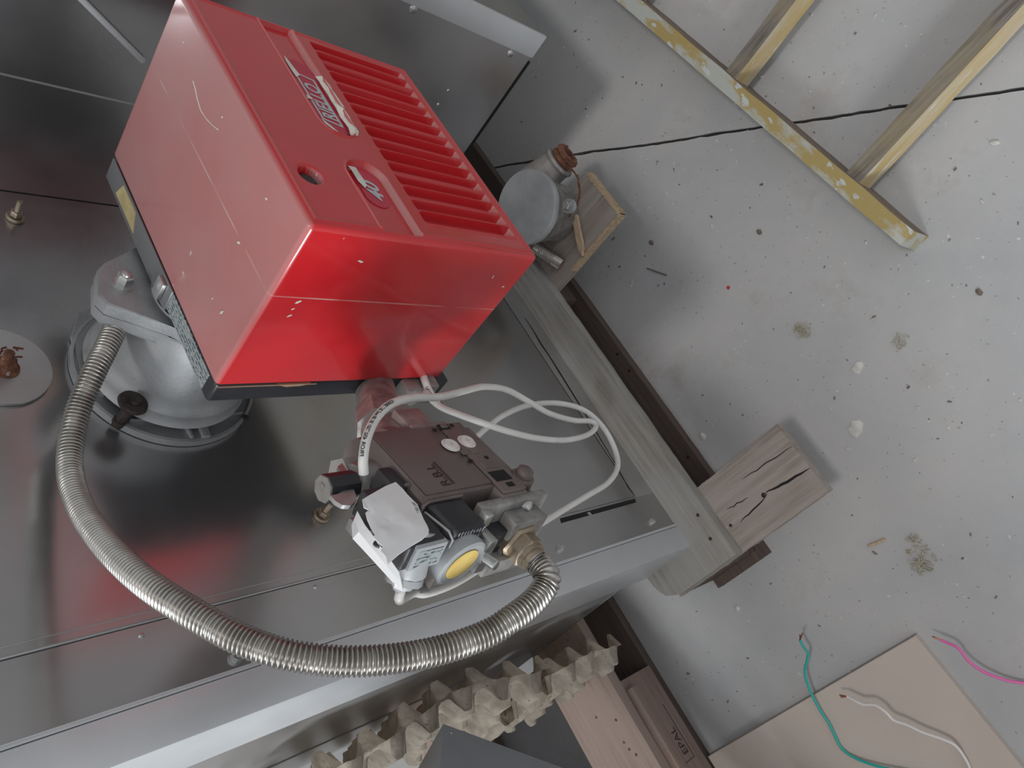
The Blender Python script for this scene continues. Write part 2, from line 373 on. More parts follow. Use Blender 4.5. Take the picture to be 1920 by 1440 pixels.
def solo(name, g, m, label, cat, loc, smooth=40, group=None, kind=None):
    o = finish(name, g, m, Vector(loc), smooth); o.location = loc; OFF[o.name] = Vector(loc)
    o['label'] = label; o['category'] = cat
    if group: o['group'] = group
    if kind: o['kind'] = kind
    return o
def struct(name, g, m, smooth=40):
    o = finish(name, g, m, Vector((0, 0, 0)), smooth); o['kind'] = 'structure'; return o
def hexbolt(g, p, ax, r=.006, h=.005, washer=.009, stud=0, sr=.003):
    """hex head (and threaded stud) on a washer"""
    ax = Vector(ax).normalized(); p = Vector(p)
    if washer: g.cyl(p, p+ax*.0012, washer, n=24)
    g.lathe(p+ax*.0012, ax, [(0, r), (h*.8, r), (h, r*.85)], 6)
    if stud:
        prof = []; k = 0; q = h
        while q < h+stud: prof += [(q, sr), (q+.0005, sr*.85)]; q += .001
        g.lathe(p+ax*.0012, ax, prof, 14)
    return g
# ================================================================== SETTING: concrete floor with an open joint
def build_floor():
    g = G()
    a = P(780, 335, 'Z', 0); b = P(1980, 157, 'Z', 0); d = (b-a); d.z = 0
    L0 = d.length; d.normalize(); nrm = Vector((-d.y, d.x, 0))
    random.seed(3); up = []; lo = []
    n = 420; t0, t1 = -2.4, L0+2.2
    for i in range(n+1):
        t = t0+(t1-t0)*i/n
        wob = .0035*noise.noise(Vector((t*7, 0, 0)))+.0016*noise.noise(Vector((t*45, 3, 0)))
        hw = .0023+.0012*noise.noise(Vector((t*30, 9, 1)))
        c = a+d*t+nrm*wob
        up.append(c+nrm*hw); lo.append(c-nrm*(hw+.0010*noise.noise(Vector((t*60, 2, 5)))))
    W_ = 3.2
    def slab(line, sgn):
        top = [g._v(p) for p in line]; far = [g._v(p+nrm*sgn*W_) for p in line]; bot = [g._v((p.x, p.y, -.05)) for p in line]
        for i in range(len(line)-1):
            q = [top[i], top[i+1], far[i+1], far[i]]; g.bm.faces.new(q if sgn > 0 else q[::-1])
            q = [bot[i], bot[i+1], top[i+1], top[i]]; g.bm.faces.new(q)
    slab(up, 1); slab(lo, -1)
    struct('floor', g, 'floor', smooth=0)
    g = G(); c = (a+b)/2
    g.box(c.x-3.4, c.x+3.4, c.y-3.4, c.y+3.4, -.09, -.05)
    struct('trim_1', g, 'dark', 0)
build_floor()

# ================================================================== PALLET
def board(x0, x1, y0, y1, z0, z1, wob=.002, seed=0, cut=None):
    """rough sawn board with slightly uneven edges (grain along its longer side)"""
    g = G(); lx = abs(x1-x0) >= abs(y1-y0); n = 80
    def w_(t, k): return wob*noise.noise(Vector((t*14, k*3.1, seed)))+wob*.5*noise.noise(Vector((t*60, k*7, seed)))
    secs = []
    for i in range(n+1):
        t = i/n
        if lx:
            x = x0+(x1-x0)*t; ya, yb, za, zb = y0, y1, z0, z1
            if cut: ya, yb = cut(t, ya, yb)
            q = [(x, ya+w_(t, 1), za), (x, yb+w_(t, 2), za), (x, yb+w_(t, 3), zb), (x, ya+w_(t, 4), zb)]
        else:
            y = y0+(y1-y0)*t; xa, xb = x0, x1
            if cut: xa, xb = cut(t, xa, xb)
            q = [(xa+w_(t, 1), y, z0), (xb+w_(t, 2), y, z0), (xb+w_(t, 3), y, z1), (xa+w_(t, 4), y, z1)]
        secs.append([g._v(p) for p in q])
    for a, b in zip(secs, secs[1:]):
        for k in range(4): g.bm.faces.new([a[k], a[(k+1) % 4], b[(k+1) % 4], b[k]])
    g.bm.faces.new(secs[0]); g.bm.faces.new(secs[-1][::-1])
    return g
def build_pallet():
    r = thing('wooden_pallet', 'weathered wooden pallet under the steel heater, boards sticking out', 'pallet', (.5, .3, 0))
    def fcut(t, a, b):
        # broken back corner at the left end of the front deck board
        u = max(0, 1-t*.826/.042)
        return a, b-.036*(1-math.sqrt(max(0, 1-u*u)))
    part('deck_board', board(.104, .93, -.060, .100, .120, .1415, .0016, 1, fcut), 'woodX', r, 30)
    part('deck_board', board(-.62, 1.75, .277, .412, .120, .1415, .002, 2), 'woodP', r, 30, label='broad pinkish brown board reaching out beside the heater')
    part('deck_board', board(-.6, 1.75, .72, .85, .120, .1415, .002, 3), 'woodP', r, 30)
    # cross boards under the deck, ends sticking out in front
    def split(g, pts, z):   # drying cracks as thin dark grooves
        for a, b, wd in pts:
            g = G(); a = Vector(a); b = Vector(b); d = (b-a).normalized(); nn = Vector((-d.y, d.x, 0)); k = 10
            top = []; 
            for i in range(k+1):
                t = i/k; c = a.lerp(b, t)+nn*.003*noise.noise(Vector((t*5, wd*900, 1)))
                h = wd*(1-abs(2*t-1)**2)*.5+.0002; top.append((c-nn*h, c+nn*h))
            for (p, q), (p2, q2) in zip(top, top[1:]): g.poly([(p.x, p.y, z), (q.x, q.y, z), (q2.x, q2.y, z), (p2.x, p2.y, z)])
            part('drying_crack', g, 'dark', b1, 0)
    b1 = part('cross_board', board(.103, .222, -.226, .080, .100, .1195, .0012, 4), 'woodY', r, 30)
    split(None, [((.143, -.226, 0), (.153, -.145, 0), .0035), ((.150, -.150, 0), (.141, -.085, 0), .0018), ((.183, -.224, 0), (.190, -.13, 0), .0012), ((.163, -.12, 0), (.168, -.08, 0), .0012)], .1201)
    g = G(); g.lathe((.152, -.143, .1196), (0, 0, 1), [(0, .004), (.0006, .003), (.0007, 0)], 12); part('knot', g, 'rustdark', b1)
    part('cross_board', board(.657, .765, -.238, .95, .100, .1195, .0012, 5), 'woodY', r, 30)
    g = G()   # splintered fresh edge of the far cross board
    for i in range(60):
        t = i/60; x = .66+.1*t; y = -.238+.002*noise.noise(Vector((t*20, 0, 0)))
        g.box(x, x+.0017, y-.0016, y+.004+.003*noise.noise(Vector((t*30, 2, 0))), .103, .1200+.0008*random.random())
    part('splintered_edge', g, 'freshwood', r, 0)
    g = G()
    for i in range(56):
        y = -.238+.0024*i
        g.box(.6562-.0008*random.random(), .6605+.002*noise.noise(Vector((i*.3, 5, 1))), y, y+.0025, .104, .1203)
    part('splintered_edge', g, 'freshwood', r, 0)
    part('cross_board', board(1.35, 1.46, .0, .95, .100, .1195, .0012, 6), 'woodY', r, 30)
    # blocks
    for x0, x1 in ((.10, .222), (.657, .765), (1.35, 1.46)):
        for y0, y1 in ((-.03, .07), (.29, .40), (.74, .84)):
            if x1 < .3 and .2 < y0 < .3: continue
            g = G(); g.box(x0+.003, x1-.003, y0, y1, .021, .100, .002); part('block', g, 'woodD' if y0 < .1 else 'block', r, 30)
    g = G(); g.box(-.165, .048, .279, .40, .021, .119, .003)
    bl = part('block', g, 'block', r, 30, label='stamped block under the broad board')
    g = G()
    g.text('EPAL', .022, lambda a, b: (-.045-.0+a*1.0-.06, .2785, .055+b)); g.text('HT', .016, lambda a, b: (-.03+a, .2785, .08+b))
    for (xa, xb, za, zb) in ((-.115, -.02, .048, .0488), (-.115, -.02, .098, .0988), (-.115, -.1142, .048, .0988)): g.box(xa, xb, .2782, .2786, za, zb)
    part('stamp', g, 'rustdark', bl, 0)
    g = G(); g.box(-.14, .03, .262, .279, .098, .119, .001); part('lath', g, 'block', r, 30)
    # bottom boards
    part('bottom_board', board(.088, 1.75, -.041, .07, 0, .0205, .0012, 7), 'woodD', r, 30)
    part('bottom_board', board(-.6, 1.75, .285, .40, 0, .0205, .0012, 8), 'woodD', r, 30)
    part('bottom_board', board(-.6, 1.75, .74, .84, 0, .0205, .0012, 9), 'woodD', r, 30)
    # nails
    pts = [(P(1158, 664, 'Z', .0205)), (P(1290, 857, 'Z', .0205)), (P(1180, 695, 'Z', .0205)), (P(1332, 1010, 'Z', .1415)), (P(1270, 965, 'Z', .1415)+Vector((-.02, -.03, 0))), (P(1080, 560, 'Z', .0205)), (P(1370, 985, 'Z', .1195))]
    for p in pts:
        if p.z < .05: p.y = max(p.y, -.036)
        g = G(); g.lathe(p, (0, 0, 1), [(-.002, .0028), (.0004, .0028), (.0006, .0018), (.0006, 0)], 12); part('nail', g, 'rustdark', r)
    # knots and nail dents on the broad board
    g = G()
    for q, rr in (((1155, 1350), .006), ((1170, 1392), .005), ((1180, 1405), .0055), ((1193, 1415), .006), ((1118, 1345), .005), ((1028, 1270), .005), ((1045, 1272), .004), ((1065, 1200), .004), ((1058, 1238), .004)):
        p = P(*q, 'Z', .1415)
        if .28 < p.y < .408: g.lathe(p+Vector((0, 0, -.0012)), (0, 0, 1), [(0, rr*.5), (.0016, rr*.45), (.0016, 0)], 9)
    part('nail_dents', g, 'woodD', r, kind='stuff')
build_pallet()

# ================================================================== HEATER CABINET
XL, XR, ZB, ZT = .154, .877, .142, 1.62
def build_heater():
    r = thing('air_heater', 'large galvanised steel heater cabinet standing on the pallet', 'heater', (.8, .4, .142))
    # main front sheet
    g = G(); g.box(.258, .790, 0, .002, .196, ZT); part('front_panel', g, 'galv', r)
    # frame strips around the panel
    g = G(); g.box(.193, .2555, 0, .003, ZB, ZT); g.box(.2555, .26, .0015, .003, ZB, ZT)
    part('frame_strip', g, 'galv', r)
    g = G(); g.box(.793, XR, 0, .003, ZB, ZT); part('frame_strip', g, 'galv', r)
    g = G(); g.box(.2555, .793, 0, .003, ZB, .193); part('frame_strip', g, 'galvside', r)
    g = G(); g.box(.19, .8, .0035, .006, ZB, ZT); part('seam_backing', g, 'dark', r)
    # shallow folded seam of the front panel
    g = G(); g.tube([(.2575, -.0006, .41), (.2575, -.0006, ZT)], .0012, 8); g.tube([(.266, -.0001, .6), (.266, -.0001, ZT)], .0005, 6)
    part('folded_seam', g, 'galvside', r)
    # vertical slot
    g = G(); g.prism([(P(*q, 'Y', 0).x, P(*q, 'Y', 0).z) for q in ((1050, 972), (1190, 935), (1193, 942), (1052, 981))], lambda a, b: (a, -.0003, b), lambda a, b: (a, .003, b))
    part('slot', g, 'dark', r, 0)
    g = G(); g.prism([(P(*q, 'Y', 0).x, P(*q, 'Y', 0).z) for q in ((1100, 962), (1105, 960), (1110, 966), (1105, 967))], lambda a, b: (a, -.0008, b), lambda a, b: (a, .003, b)); part('slot_tab', g, 'galvside', r, 0)
    g = G(); pts = [(984, 596), (1000, 620), (1013, 643), (1030, 668), (1050, 700), (1110, 797), (1160, 880), (1178, 915), (1192, 932)]
    a_ = [P(*q, 'Y', 0) for q in pts]; wd = [.0006, .0012, .0020, .0014, .0020, .0012, .0007, .0005, .0003]
    for (p, u_), (q, v_) in zip(zip(a_, wd), zip(a_[1:], wd[1:])): g.poly([(p.x, -.0004, p.z-u_), (q.x, -.0004, q.z-v_), (q.x, -.0004, q.z+v_), (p.x, -.0004, p.z+u_)])
    part('slot', g, 'dark', r, 0)
    # left corner trim: front flange, side lip
    g = G(); g.box(XL, .1915, -.001, .1, ZB-.004, ZT, .0012); g.box(.1915, .1935, -.0025, -.001, ZB, ZT)
    part('corner_trim', g, 'satin', r)
    g = G(); g.box(.1912, .1935, -.0012, .002, ZB, ZT); part('corner_seam', g, 'dark', r, 0)
    g = G(); g.box(.1937, .1952, -.0022, 0, ZB, ZT); part('seam_edge', g, 'satin', r, 0)
    # rear cabinet body with recessed left side
    g = G(); g.box(.166, .80, .1, 1.05, ZB, ZT); part('left_side_panel', g, 'galvside', r)
    g = G(); g.box(.1655, .166, .1, 1.05, ZB, ZB+.006); g.box(.1650, .166, .34, .345, ZB, ZT); part('side_fold', g, 'sheet', r)
    # right bay standing forward
    g = G(); g.box(XR+.004, 1.75, -.376, 1.05, .273, ZT, .002); part('side_bay', g, 'sheet', r)
    g = G(); g.box(XR, XR+.004, -.338, -.0, .277, ZT); part('bay_panel', g, 'galv', r)
    g = G(); g.box(XR-.001, XR+.006, -.377, -.338, .273, ZT, .001); part('bay_corner_trim', g, 'satin', r)
    g = G(); g.box(XR+.002, 1.7, -.33, .95, .268, .273); part('bay_floor', g, 'dark', r)
    g = G(); g.box(XR+.03, 1.7, .1, 1.0, ZB, .273); part('bay_plinth', g, 'sheet', r)
    g = G(); g.tube([(XR-.0004, -.091, .3), (XR-.0004, -.091, ZT)], .0012, 8); part('bay_seam', g, 'galvside', r)
    # rivets / screws
    for q, ax, pl in (((440, 1235), 'Y', 0), ((812, 1110), 'Y', 0), ((1050, 1030), 'Y', 0), ((1222, 978), 'Y', 0)):
        g = G(); hexbolt(g, P(*q, ax, pl), (0, -1, 0), .0047, .005, .0062); part('bolt', g, 'zinc', r)
    for q in ((958, 100), (775, 17)):
        g = G(); g.lathe(P(*q, 'X', XR), (-1, 0, 0), [(0, .0062), (.0015, .0058), (.0026, .0038), (.003, 0)], 20); part('rivet', g, 'zinc', r)
    for q in ((841, 170), (822, 196)):
        g = G(); g.lathe(P(*q, 'X', XR), (-1, 0, 0), [(0, .0028), (.0012, .0022), (.0014, 0)], 12); part('rivet', g, 'zinc', r)
    for q in ((28, 410), (602, 968)):
        g = G(); p = P(*q, 'Y', 0)-Vector((0, 0, 0)); g.cyl(p, p+Vector((0, -.004, 0)), .0095, n=20, bev=.001); hexbolt(g, p+Vector((0, -.004, 0)), (0, -1, 0), .0065, .006, 0, .014, .0032)
        part('stud', g, 'brass', r)
    for q in ((265, 1192), (592, 1101)):
        g = G(); g.lathe(P(*q, 'Y', 0), (0, -1, 0), [(0, .0026), (.0014, .002), (.0018, 0)], 12); part('rivet', g, 'zinc', r)
    # oval inspection cover with rusty stud and red paint marks
    pc = P(-10, 690, 'Y', 0); g = G(); R_ = .047
    prof = [(pc.x+R_*math.cos(t), pc.z+R_*math.sin(t)*1.0) for t in [math.radians(k) for k in range(195, 526, 8)]]
    g.prism(prof, lambda a, b: (a, -.0005, b), lambda a, b: (a, -.0035, b)); cv = part('inspection_cover', g, 'galvside', r)
    g = G(); p = P(10, 690, 'Y', -.004); hexbolt(g, p, (0, -1, 0), .009, .010, .012); g.lathe(p+Vector((-.002, -.008, .002)), (0, -1, 0), [(0, .005), (.016, .0048), (.017, .003)], 10)
    part('rusty_stud', g, 'rust', cv, label='rusty stud')
    g = G()
    for a, b in (((2, 655), (12, 651)), ((24, 652), (44, 654)), ((12, 661), (24, 660)), ((26, 670), (42, 669)), ((0, 664), (5, 657)), ((27, 650), (33, 657))):
        u_ = P(*a, 'Y', -.0038); v_ = P(*b, 'Y', -.0038); g.tube([u_, (u_+v_)/2+Vector((.0005, 0, .0005)), v_], .0009, 5)
    part('paint_marks', g, 'inkred', cv, 0)
    # pale rod lying along the bay panel
    a = P(148, -8, 'X', XR); b = P(266, 110, 'X', XR); g = G()
    g.tube([a+(a-b)*1.2+Vector((-.004, 0, 0)), a+Vector((-.004, 0, 0)), b+Vector((-.004, 0, 0))], .0036, 10)
    part('pale_strip', g, 'strip', r, label='pale strip along the side bay')
build_heater()

# ================================================================== RED BURNER
BX0, BX1, BZ0, BZ1 = .3885, .6885, .645, .909
BYF, BYB = -.3375, -.149
def build_burner():
    r = thing('gas_burner', 'red enamelled gas burner hanging on the front of the steel heater', 'burner', (.54, -.30, .645))
    off = Vector((0, 0, 0))
    U = BX1-BX0; V = BZ1-BZ0
    # cover shell: rounded box, open front filled by the embossed face
    g = G()
    g.box(BX0, BX1, BYF, BYB, BZ0, BZ1, .0055, 4)
    # drop the flat front face, hollow inside is closed by the embossed grid
    ff = max(g.bm.faces, key=lambda f: f.calc_area() if f.normal.y < -.9 or abs(f.calc_center_median().y-BYF) < 1e-5 else 0)
    bmesh.ops.delete(g.bm, geom=[ff], context='FACES_ONLY')
    m_ = .0055
    def ss(x, a, b):
        t = min(1, max(0, (x-a)/(b-a))); return t*t*(3-2*t)
    def sd_channel(u, v, cu, cv, hh, sgn):
        """signed distance to a round-ended channel that runs from cu to the border (sgn = +1 towards +u)"""
        du = (cu-u)*sgn
        if du < 0: return abs(v-cv)-hh
        return math.hypot(du, v-cv)-hh
    pitch = .01636
    def h(u, v):
        d = 0.0
        # channels for the two badges
        s1 = sd_channel(u, v, .131+.0165, .0938, .0175, 1); s2 = sd_channel(u, v, .093-.0195, .0915, .0205, -1)
        for s_ in (s1, s2):
            d -= .0045*(1-ss(s_, -.002, .001)); d += .0015*math.exp(-(s_-.0016)**2/(.0011**2))
        # louvre field
        rv = min(v-.128, .249-v)
        if rv > -.002 and u > .008:
            k = (u-.0235)/pitch; fr = k-math.floor(k)
            sl = .014*(fr-.5); # slight slope
            if -.02 < k < 16.0:
                prof = ss(fr, .05, .80)*(1-ss(fr, .84, .97))
                e_ = ss(rv, 0, .0035); d -= .0078*prof*e_
                if fr > .96 or fr < .05: d += .0012*e_
        # raised border rib
        bd = min(u, v, U-u, V-v)
        d += .0010*math.exp(-((bd-.0075)**2)/(.0018**2))*(1 if (s1 > 0 and s2 > 0) else 0)
        # reset hole
        hd = math.hypot((u-.0625), (v-.0285))
        d -= .009*(1-ss(hd, .0085, .0105)); d -= .0012*(1-ss(hd, .010, .0135))
        bd2 = min(u-m_, v-m_, U-m_-u, V-m_-v)
        return d*ss(bd2, -1e-6, .002)
    nx, nz = 290, 254
    g.grid(nx, nz, lambda a, b: (BX0+m_+a*(U-2*m_), BYF-h(m_+a*(U-2*m_), m_+b*(V-2*m_)), BZ1-m_-b*(V-2*m_)))
    cov = part('cover', g, 'red', r, 30)
    # chipped bare lip along the rear edge of the cover
    g = G(); g.tube([(BX0+.0002, BYB+.0003, BZ0+.16), (BX0+.0002, BYB+.0003, BZ1-.004)], .0007, 6)
    g.prism([(.812, 0), (.822, .0026), (.838, .0034), (.848, 0)], lambda a, b: (BX0-.0006, BYB-.0008+b, a), lambda a, b: (BX0+.0016, BYB-.0008+b, a))
    part('chipped_edge', g, 'woodend', cov, 0, label='bare chipped edge')
    fx = lambda u, v, d=0: (BX0+u, BYF+.0045-d, BZ1-v)
    # badges
    def oval(g, cu, cv, hw, hh, d0, d1, n=48):
        pts = []
        for i in range(n):
            t = 2*math.pi*i/n; c, s_ = math.cos(t), math.sin(t)
            pts.append((cu+(hw-hh)*(1 if c > 0 else -1)+hh*c, cv+hh*s_))
        g.prism(pts, lambda a, b: fx(a, b, d0), lambda a, b: fx(a, b, d1)); return g
    g = G(); oval(g, .188, .0945, .056, .0152, -.0005, .0008); b1 = part('name_badge', g, 'badge', r)
    g = G()
    # slanted silver frame and italic letters
    def fr(g, cu, cv, L_, H, t, sh):
        o_ = [(-L_/2-H*sh/2, H/2), (L_/2-H*sh/2, H/2), (L_/2+H*sh/2, -H/2), (-L_/2+H*sh/2, -H/2)]
        i_ = [(-L_/2-H*sh/2+t*1.2, H/2-t), (L_/2-H*sh/2-t*.8, H/2-t), (L_/2+H*sh/2-t*1.2, -H/2+t), (-L_/2+H*sh/2+t*.8, -H/2+t)]
        for k in range(4):
            j = (k+1) % 4; g.poly([fx(cu+p[0], cv+p[1], .0011) for p in (o_[k], o_[j], i_[j], i_[k])])
    fr(g, .1850, .0945, .069, .0205, .0024, .28)
    part('badge_frame', g, 'silver', b1, 0)
    g = G(); g.text('RIELLO', .0205, lambda a, b: fx(.1545+a*.80, .1025-b, .0012), .0006, .28); part('badge_lettering', g, 'silver', b1, 0)
    g = G(); oval(g, .0665, .0925, .0255, .0125, -.0005, .0008); b2 = part('number_badge', g, 'badge', r)
    g = G(); g.text('40', .0195, lambda a, b: fx(.0480+a*1.22, .0995-b, .0012), .0006, .3); part('badge_lettering', g, 'silver', b2, 0)
    # torn foil / paper remains around the badges
    def scrap(g, pts, d=.0014, cr=.0012):
        c = (sum(p[0] for p in pts)/len(pts), sum(p[1] for p in pts)/len(pts))
        cv_ = g._v(fx(c[0], c[1], d+cr)); vs = [g._v(fx(p[0], p[1], d+cr*random.random())) for p in pts]
        for i in range(len(vs)): g.bm.faces.new([cv_, vs[i], vs[(i+1) % len(vs)]])
    g = G(); random.seed(5)
    up = [(.222, .1075), (.215, .1085), (.205, .1082), (.195, .1085), (.185, .1083), (.175, .1085), (.165, .1084), (.155, .1085), (.147, .1082), (.140, .1065), (.137, .102)]
    lo_ = [(.218, .1165), (.210, .1170), (.200, .1175), (.190, .1172), (.180, .1178), (.170, .1176), (.160, .1175), (.150, .1165), (.141, .1155), (.134, .111), (.1335, .103)]
    A = [g._v(fx(p[0], p[1], .0012+.002*random.random())) for p in up]; B = [g._v(fx(p[0], p[1], .004+.0015*random.random())) for p in lo_]
    M_ = [g._v(fx((p[0]+q[0])/2, (p[1]+q[1])/2, .0045+.002*random.random())) for p, q in zip(up, lo_)]
    for i in range(len(A)-1): g.bm.faces.new([A[i], A[i+1], M_[i+1], M_[i]]); g.bm.faces.new([M_[i], M_[i+1], B[i+1], B[i]])
    part('torn_foil', g, 'card', b1, 0, label='crumpled torn foil')
    g = G(); scrap(g, [(.243, .083), (.233, .0815), (.222, .0815), (.212, .083), (.216, .088), (.226, .087), (.236, .085)])
    part('paper_scrap', g, 'card', b1, 0)
    g = G(); scrap(g, [(.152, .0815), (.146, .0830), (.140, .088), (.1375, .094), (.141, .091), (.146, .0885), (.147, .086)])
    part('paper_scrap', g, 'card', b1, 0)
    g = G(); scrap(g, [(.186, .0815), (.181, .081), (.180, .086), (.184, .0865)]); part('paper_scrap', g, 'card', b1, 0)
    g = G(); scrap(g, [(.0895, .0795), (.082, .0795), (.070, .080), (.062, .0835), (.066, .087), (.075, .0875), (.083, .088), (.088, .0865)], .0014)
    part('paper_scrap', g, 'card', b2, 0)
    # reset button in its hole
    g = G(); g.lathe((BX0+.0625, BYF+.0085, BZ1-.0285), (0, -1, 0), [(0, .0095), (.0012, .0095), (.0014, .0080), (.0006, .0072), (.003, .0066), (.0036, .0050), (.0036, 0)], 28)
    part('reset_button', g, 'blackp', r)
    # chips and scratches in the enamel
    random.seed(9)
    def chip(q, ax, c, rx, ry, rot, m='card'):
        p = P(*q, ax, c); g = G(); n = 11; pts = []
        for i in range(n):
            t = 2*math.pi*i/n; k = .75+.5*random.random(); x, y = rx*k*math.cos(t), ry*k*math.sin(t)
            x, y = x*math.cos(rot)-y*math.sin(rot), x*math.sin(rot)+y*math.cos(rot)
            pts.append((p.x+x, p.y+y, c+.0003) if ax == 'Z' else (c-.0003, p.y+x, p.z+y))
        g.poly(pts); part('paint_chip', g, m, cov, 0)
    for q, rx, ry, ro in (((416, 586), .0036, .0012, 1.1), ((399, 560), .0016, .0007, 1.0), ((448, 455), .0026, .0014, .6), ((500, 373), .0020, .0010, .4), ((345, 80), .0020, .0008, .4), ((417, 220), .0016, .0008, .9)): chip(q, 'Z', BZ1, rx, ry, ro)
    for q, rx, ry, ro in (((542, 592), .0026, .0009, .9), ((549, 579), .0016, .0008, .8), ((559, 566), .0032, .0014, .9), ((676, 490), .0010, .0030, .2), ((924, 519), .0008, .0022, 1.4), ((943, 537), .0010, .0016, 0)): chip(q, 'X', BX0, rx, ry, ro)
    g = G(); g.tube([P(x, y, 'Z', BZ1+.0001) for x, y in ((362, 152), (366, 165), (370, 185), (377, 208), (388, 224), (400, 236), (409, 243))], .00055, 5); part('scratch', g, 'card', cov, 60)
    # black base tray behind the cover
    g = G(); g.box(BX0+.003, BX1-.003, BYB, -.1235, .660, BZ1-.003, .004, 3); bt = part('base_tray', g, 'blacks', r)
    g = G(); g.box(BX0+.016, BX0+.112, -.1465, -.1275, BZ1-.0031, BZ1-.0024); part('data_label', g, 'label', bt, label='silver data label with rows of print')
    g = G(); g.box(BX0+.112, BX1-.003, -.1480, -.1235, BZ1-.0031, BZ1-.0005, .0008); pl = part('back_plate', g, 'sheet', bt)
    g = G(); g.prism([(BX1-.092, -.1290), (BX1-.080, -.146), (BX1-.042, -.146), (BX1-.034, -.1290)], lambda a, b: (a, b, BZ1-.0006), lambda a, b: (a, b, BZ1+.0001)); part('yellow_sticker', g, 'tan', pl, 0, label='faded yellow sticker')
    g = G(); g.box(BX0+.122, BX0+.136, -.146, -.126, BZ1, BZ1+.004, .0008); part('clip', g, 'zinc', bt)
    # cast flange with upper ear
    g = G()
    out = [(.500, .800), (.580, .800), (.615, .83), (.612, .88), (.590, .905), (.566, .940), (.556, .949), (.524, .957), (.513, .952), (.503, .930), (.487, .900), (.470, .88), (.468, .83)]
    g.prism(out, lambda a, b: (a, -.102, b), lambda a, b: (a, -.1165, b), .0012)
    fl = part('cast_flange', g, 'alu', r)
    g = G(); g.prism([(x_*.985+.008, z_*.99+.0085) for x_, z_ in out], lambda a, b: (a, -.0885, b), lambda a, b: (a, -.102, b), .0012); part('flange_counterpart', g, 'alu', r)
    g = G(); p = Vector((.538, -.1165, .932)); hexbolt(g, p, (0, -1, 0), .0078, .012, .0095); g.lathe(p+Vector((0, -.013, 0)), (0, -1, 0), [(0, .0048), (.002, .0042), (.0028, .002), (.003, 0)], 16)
    part('flange_nut', g, 'zinc', fl)
    # cast neck
    g = G(); g.lathe((.524, -.118, .857), (0, 1, 0), [(0, .050), (.012, .054), (.03, .060), (.055, .066), (.078, .071), (.088, .074), (.092, .079), (.1, .080), (.104, .083)], 64)
    part('cast_neck', g, 'alu', r)
    # mounting plate on the heater: round, with raised rim, webs and ear
    g = G(); c = Vector((.522, 0, .857)); R_ = .0935
    g.lathe(c+Vector((0, -.001, 0)), (0, -1, 0), [(0, R_), (.008, R_), (.0085, R_-.003), (.005, R_-.0035), (.005, 0)], 96)
    # chord rails
    for z0, z1 in ((.795, .842), (.862, .915)): g.box(.4585, .4605, -.0115, -.005, z0, z1, .0005)
    g.box(.432, .461, -.0115, -.005, .859, .8625, .0008); g.box(.431, .466, -.0135, -.005, .842, .851, .0015)
    mp_ = part('mounting_plate', g, 'alu', r)
    g = G(); g.prism([(.612, .905), (.603, .925), (.572, .939), (.508, .945), (.492, .930), (.50, .90), (.60, .885)], lambda a, b: (a, -.001, b), lambda a, b: (a, -.009, b), .001); part('plate_ear', g, 'alu', mp_)
    g = G(); p = P(222, 792, 'Y', -.008); q = P(246, 760, 'Y', -.034)
    g.cyl(p+Vector((0, .004, 0)), q, .0055, n=16); g.lathe(p, (q-p), [(0, .0065), (.004, .0065), (.0045, .005)], 14)
    g.lathe(q, (q-p), [(0, .0125), (.003, .0145), (.006, .0135), (.007, .010), (.0065, .006), (.010, .0055), (.0105, 0)], 28)
    part('knurled_nut', g, 'rustdark', mp_, label='dark rusty clamping nut')
    g = G(); p = P(458, 786, 'Y', -.006); g.lathe(p, (0, -1, 0), [(0, .004), (.004, .0036), (.005, 0)], 12); part('pin', g, 'rustdark', mp_)
    # clamp and connection block below the cover
    g = G(); p = P(757, 722, 'X', .392); p.x = .386; g.box(.372, .392, -.150, -.127, p.z-.012, p.z+.012, .003); g.lathe((.371, -.138, p.z+.002), (-1, 0, 0), [(0, .0062), (.004, .0058), (.005, .003), (.005, 0)], 14)
    g.box(.374, .40, -.155, -.126, p.z-.03, p.z-.014, .002)
    part('cable_clamp', g, 'dirty', r)
    g = G(); g.box(.385, .42, -.150, -.11, .632, .662, .002); g.tube(spline([(.38, -.142, .655), (.372, -.135, .648), (.38, -.128, .64), (.372, -.122, .633)], .002), .003, 8); part('gland', g, 'blackp', r)
build_burner()

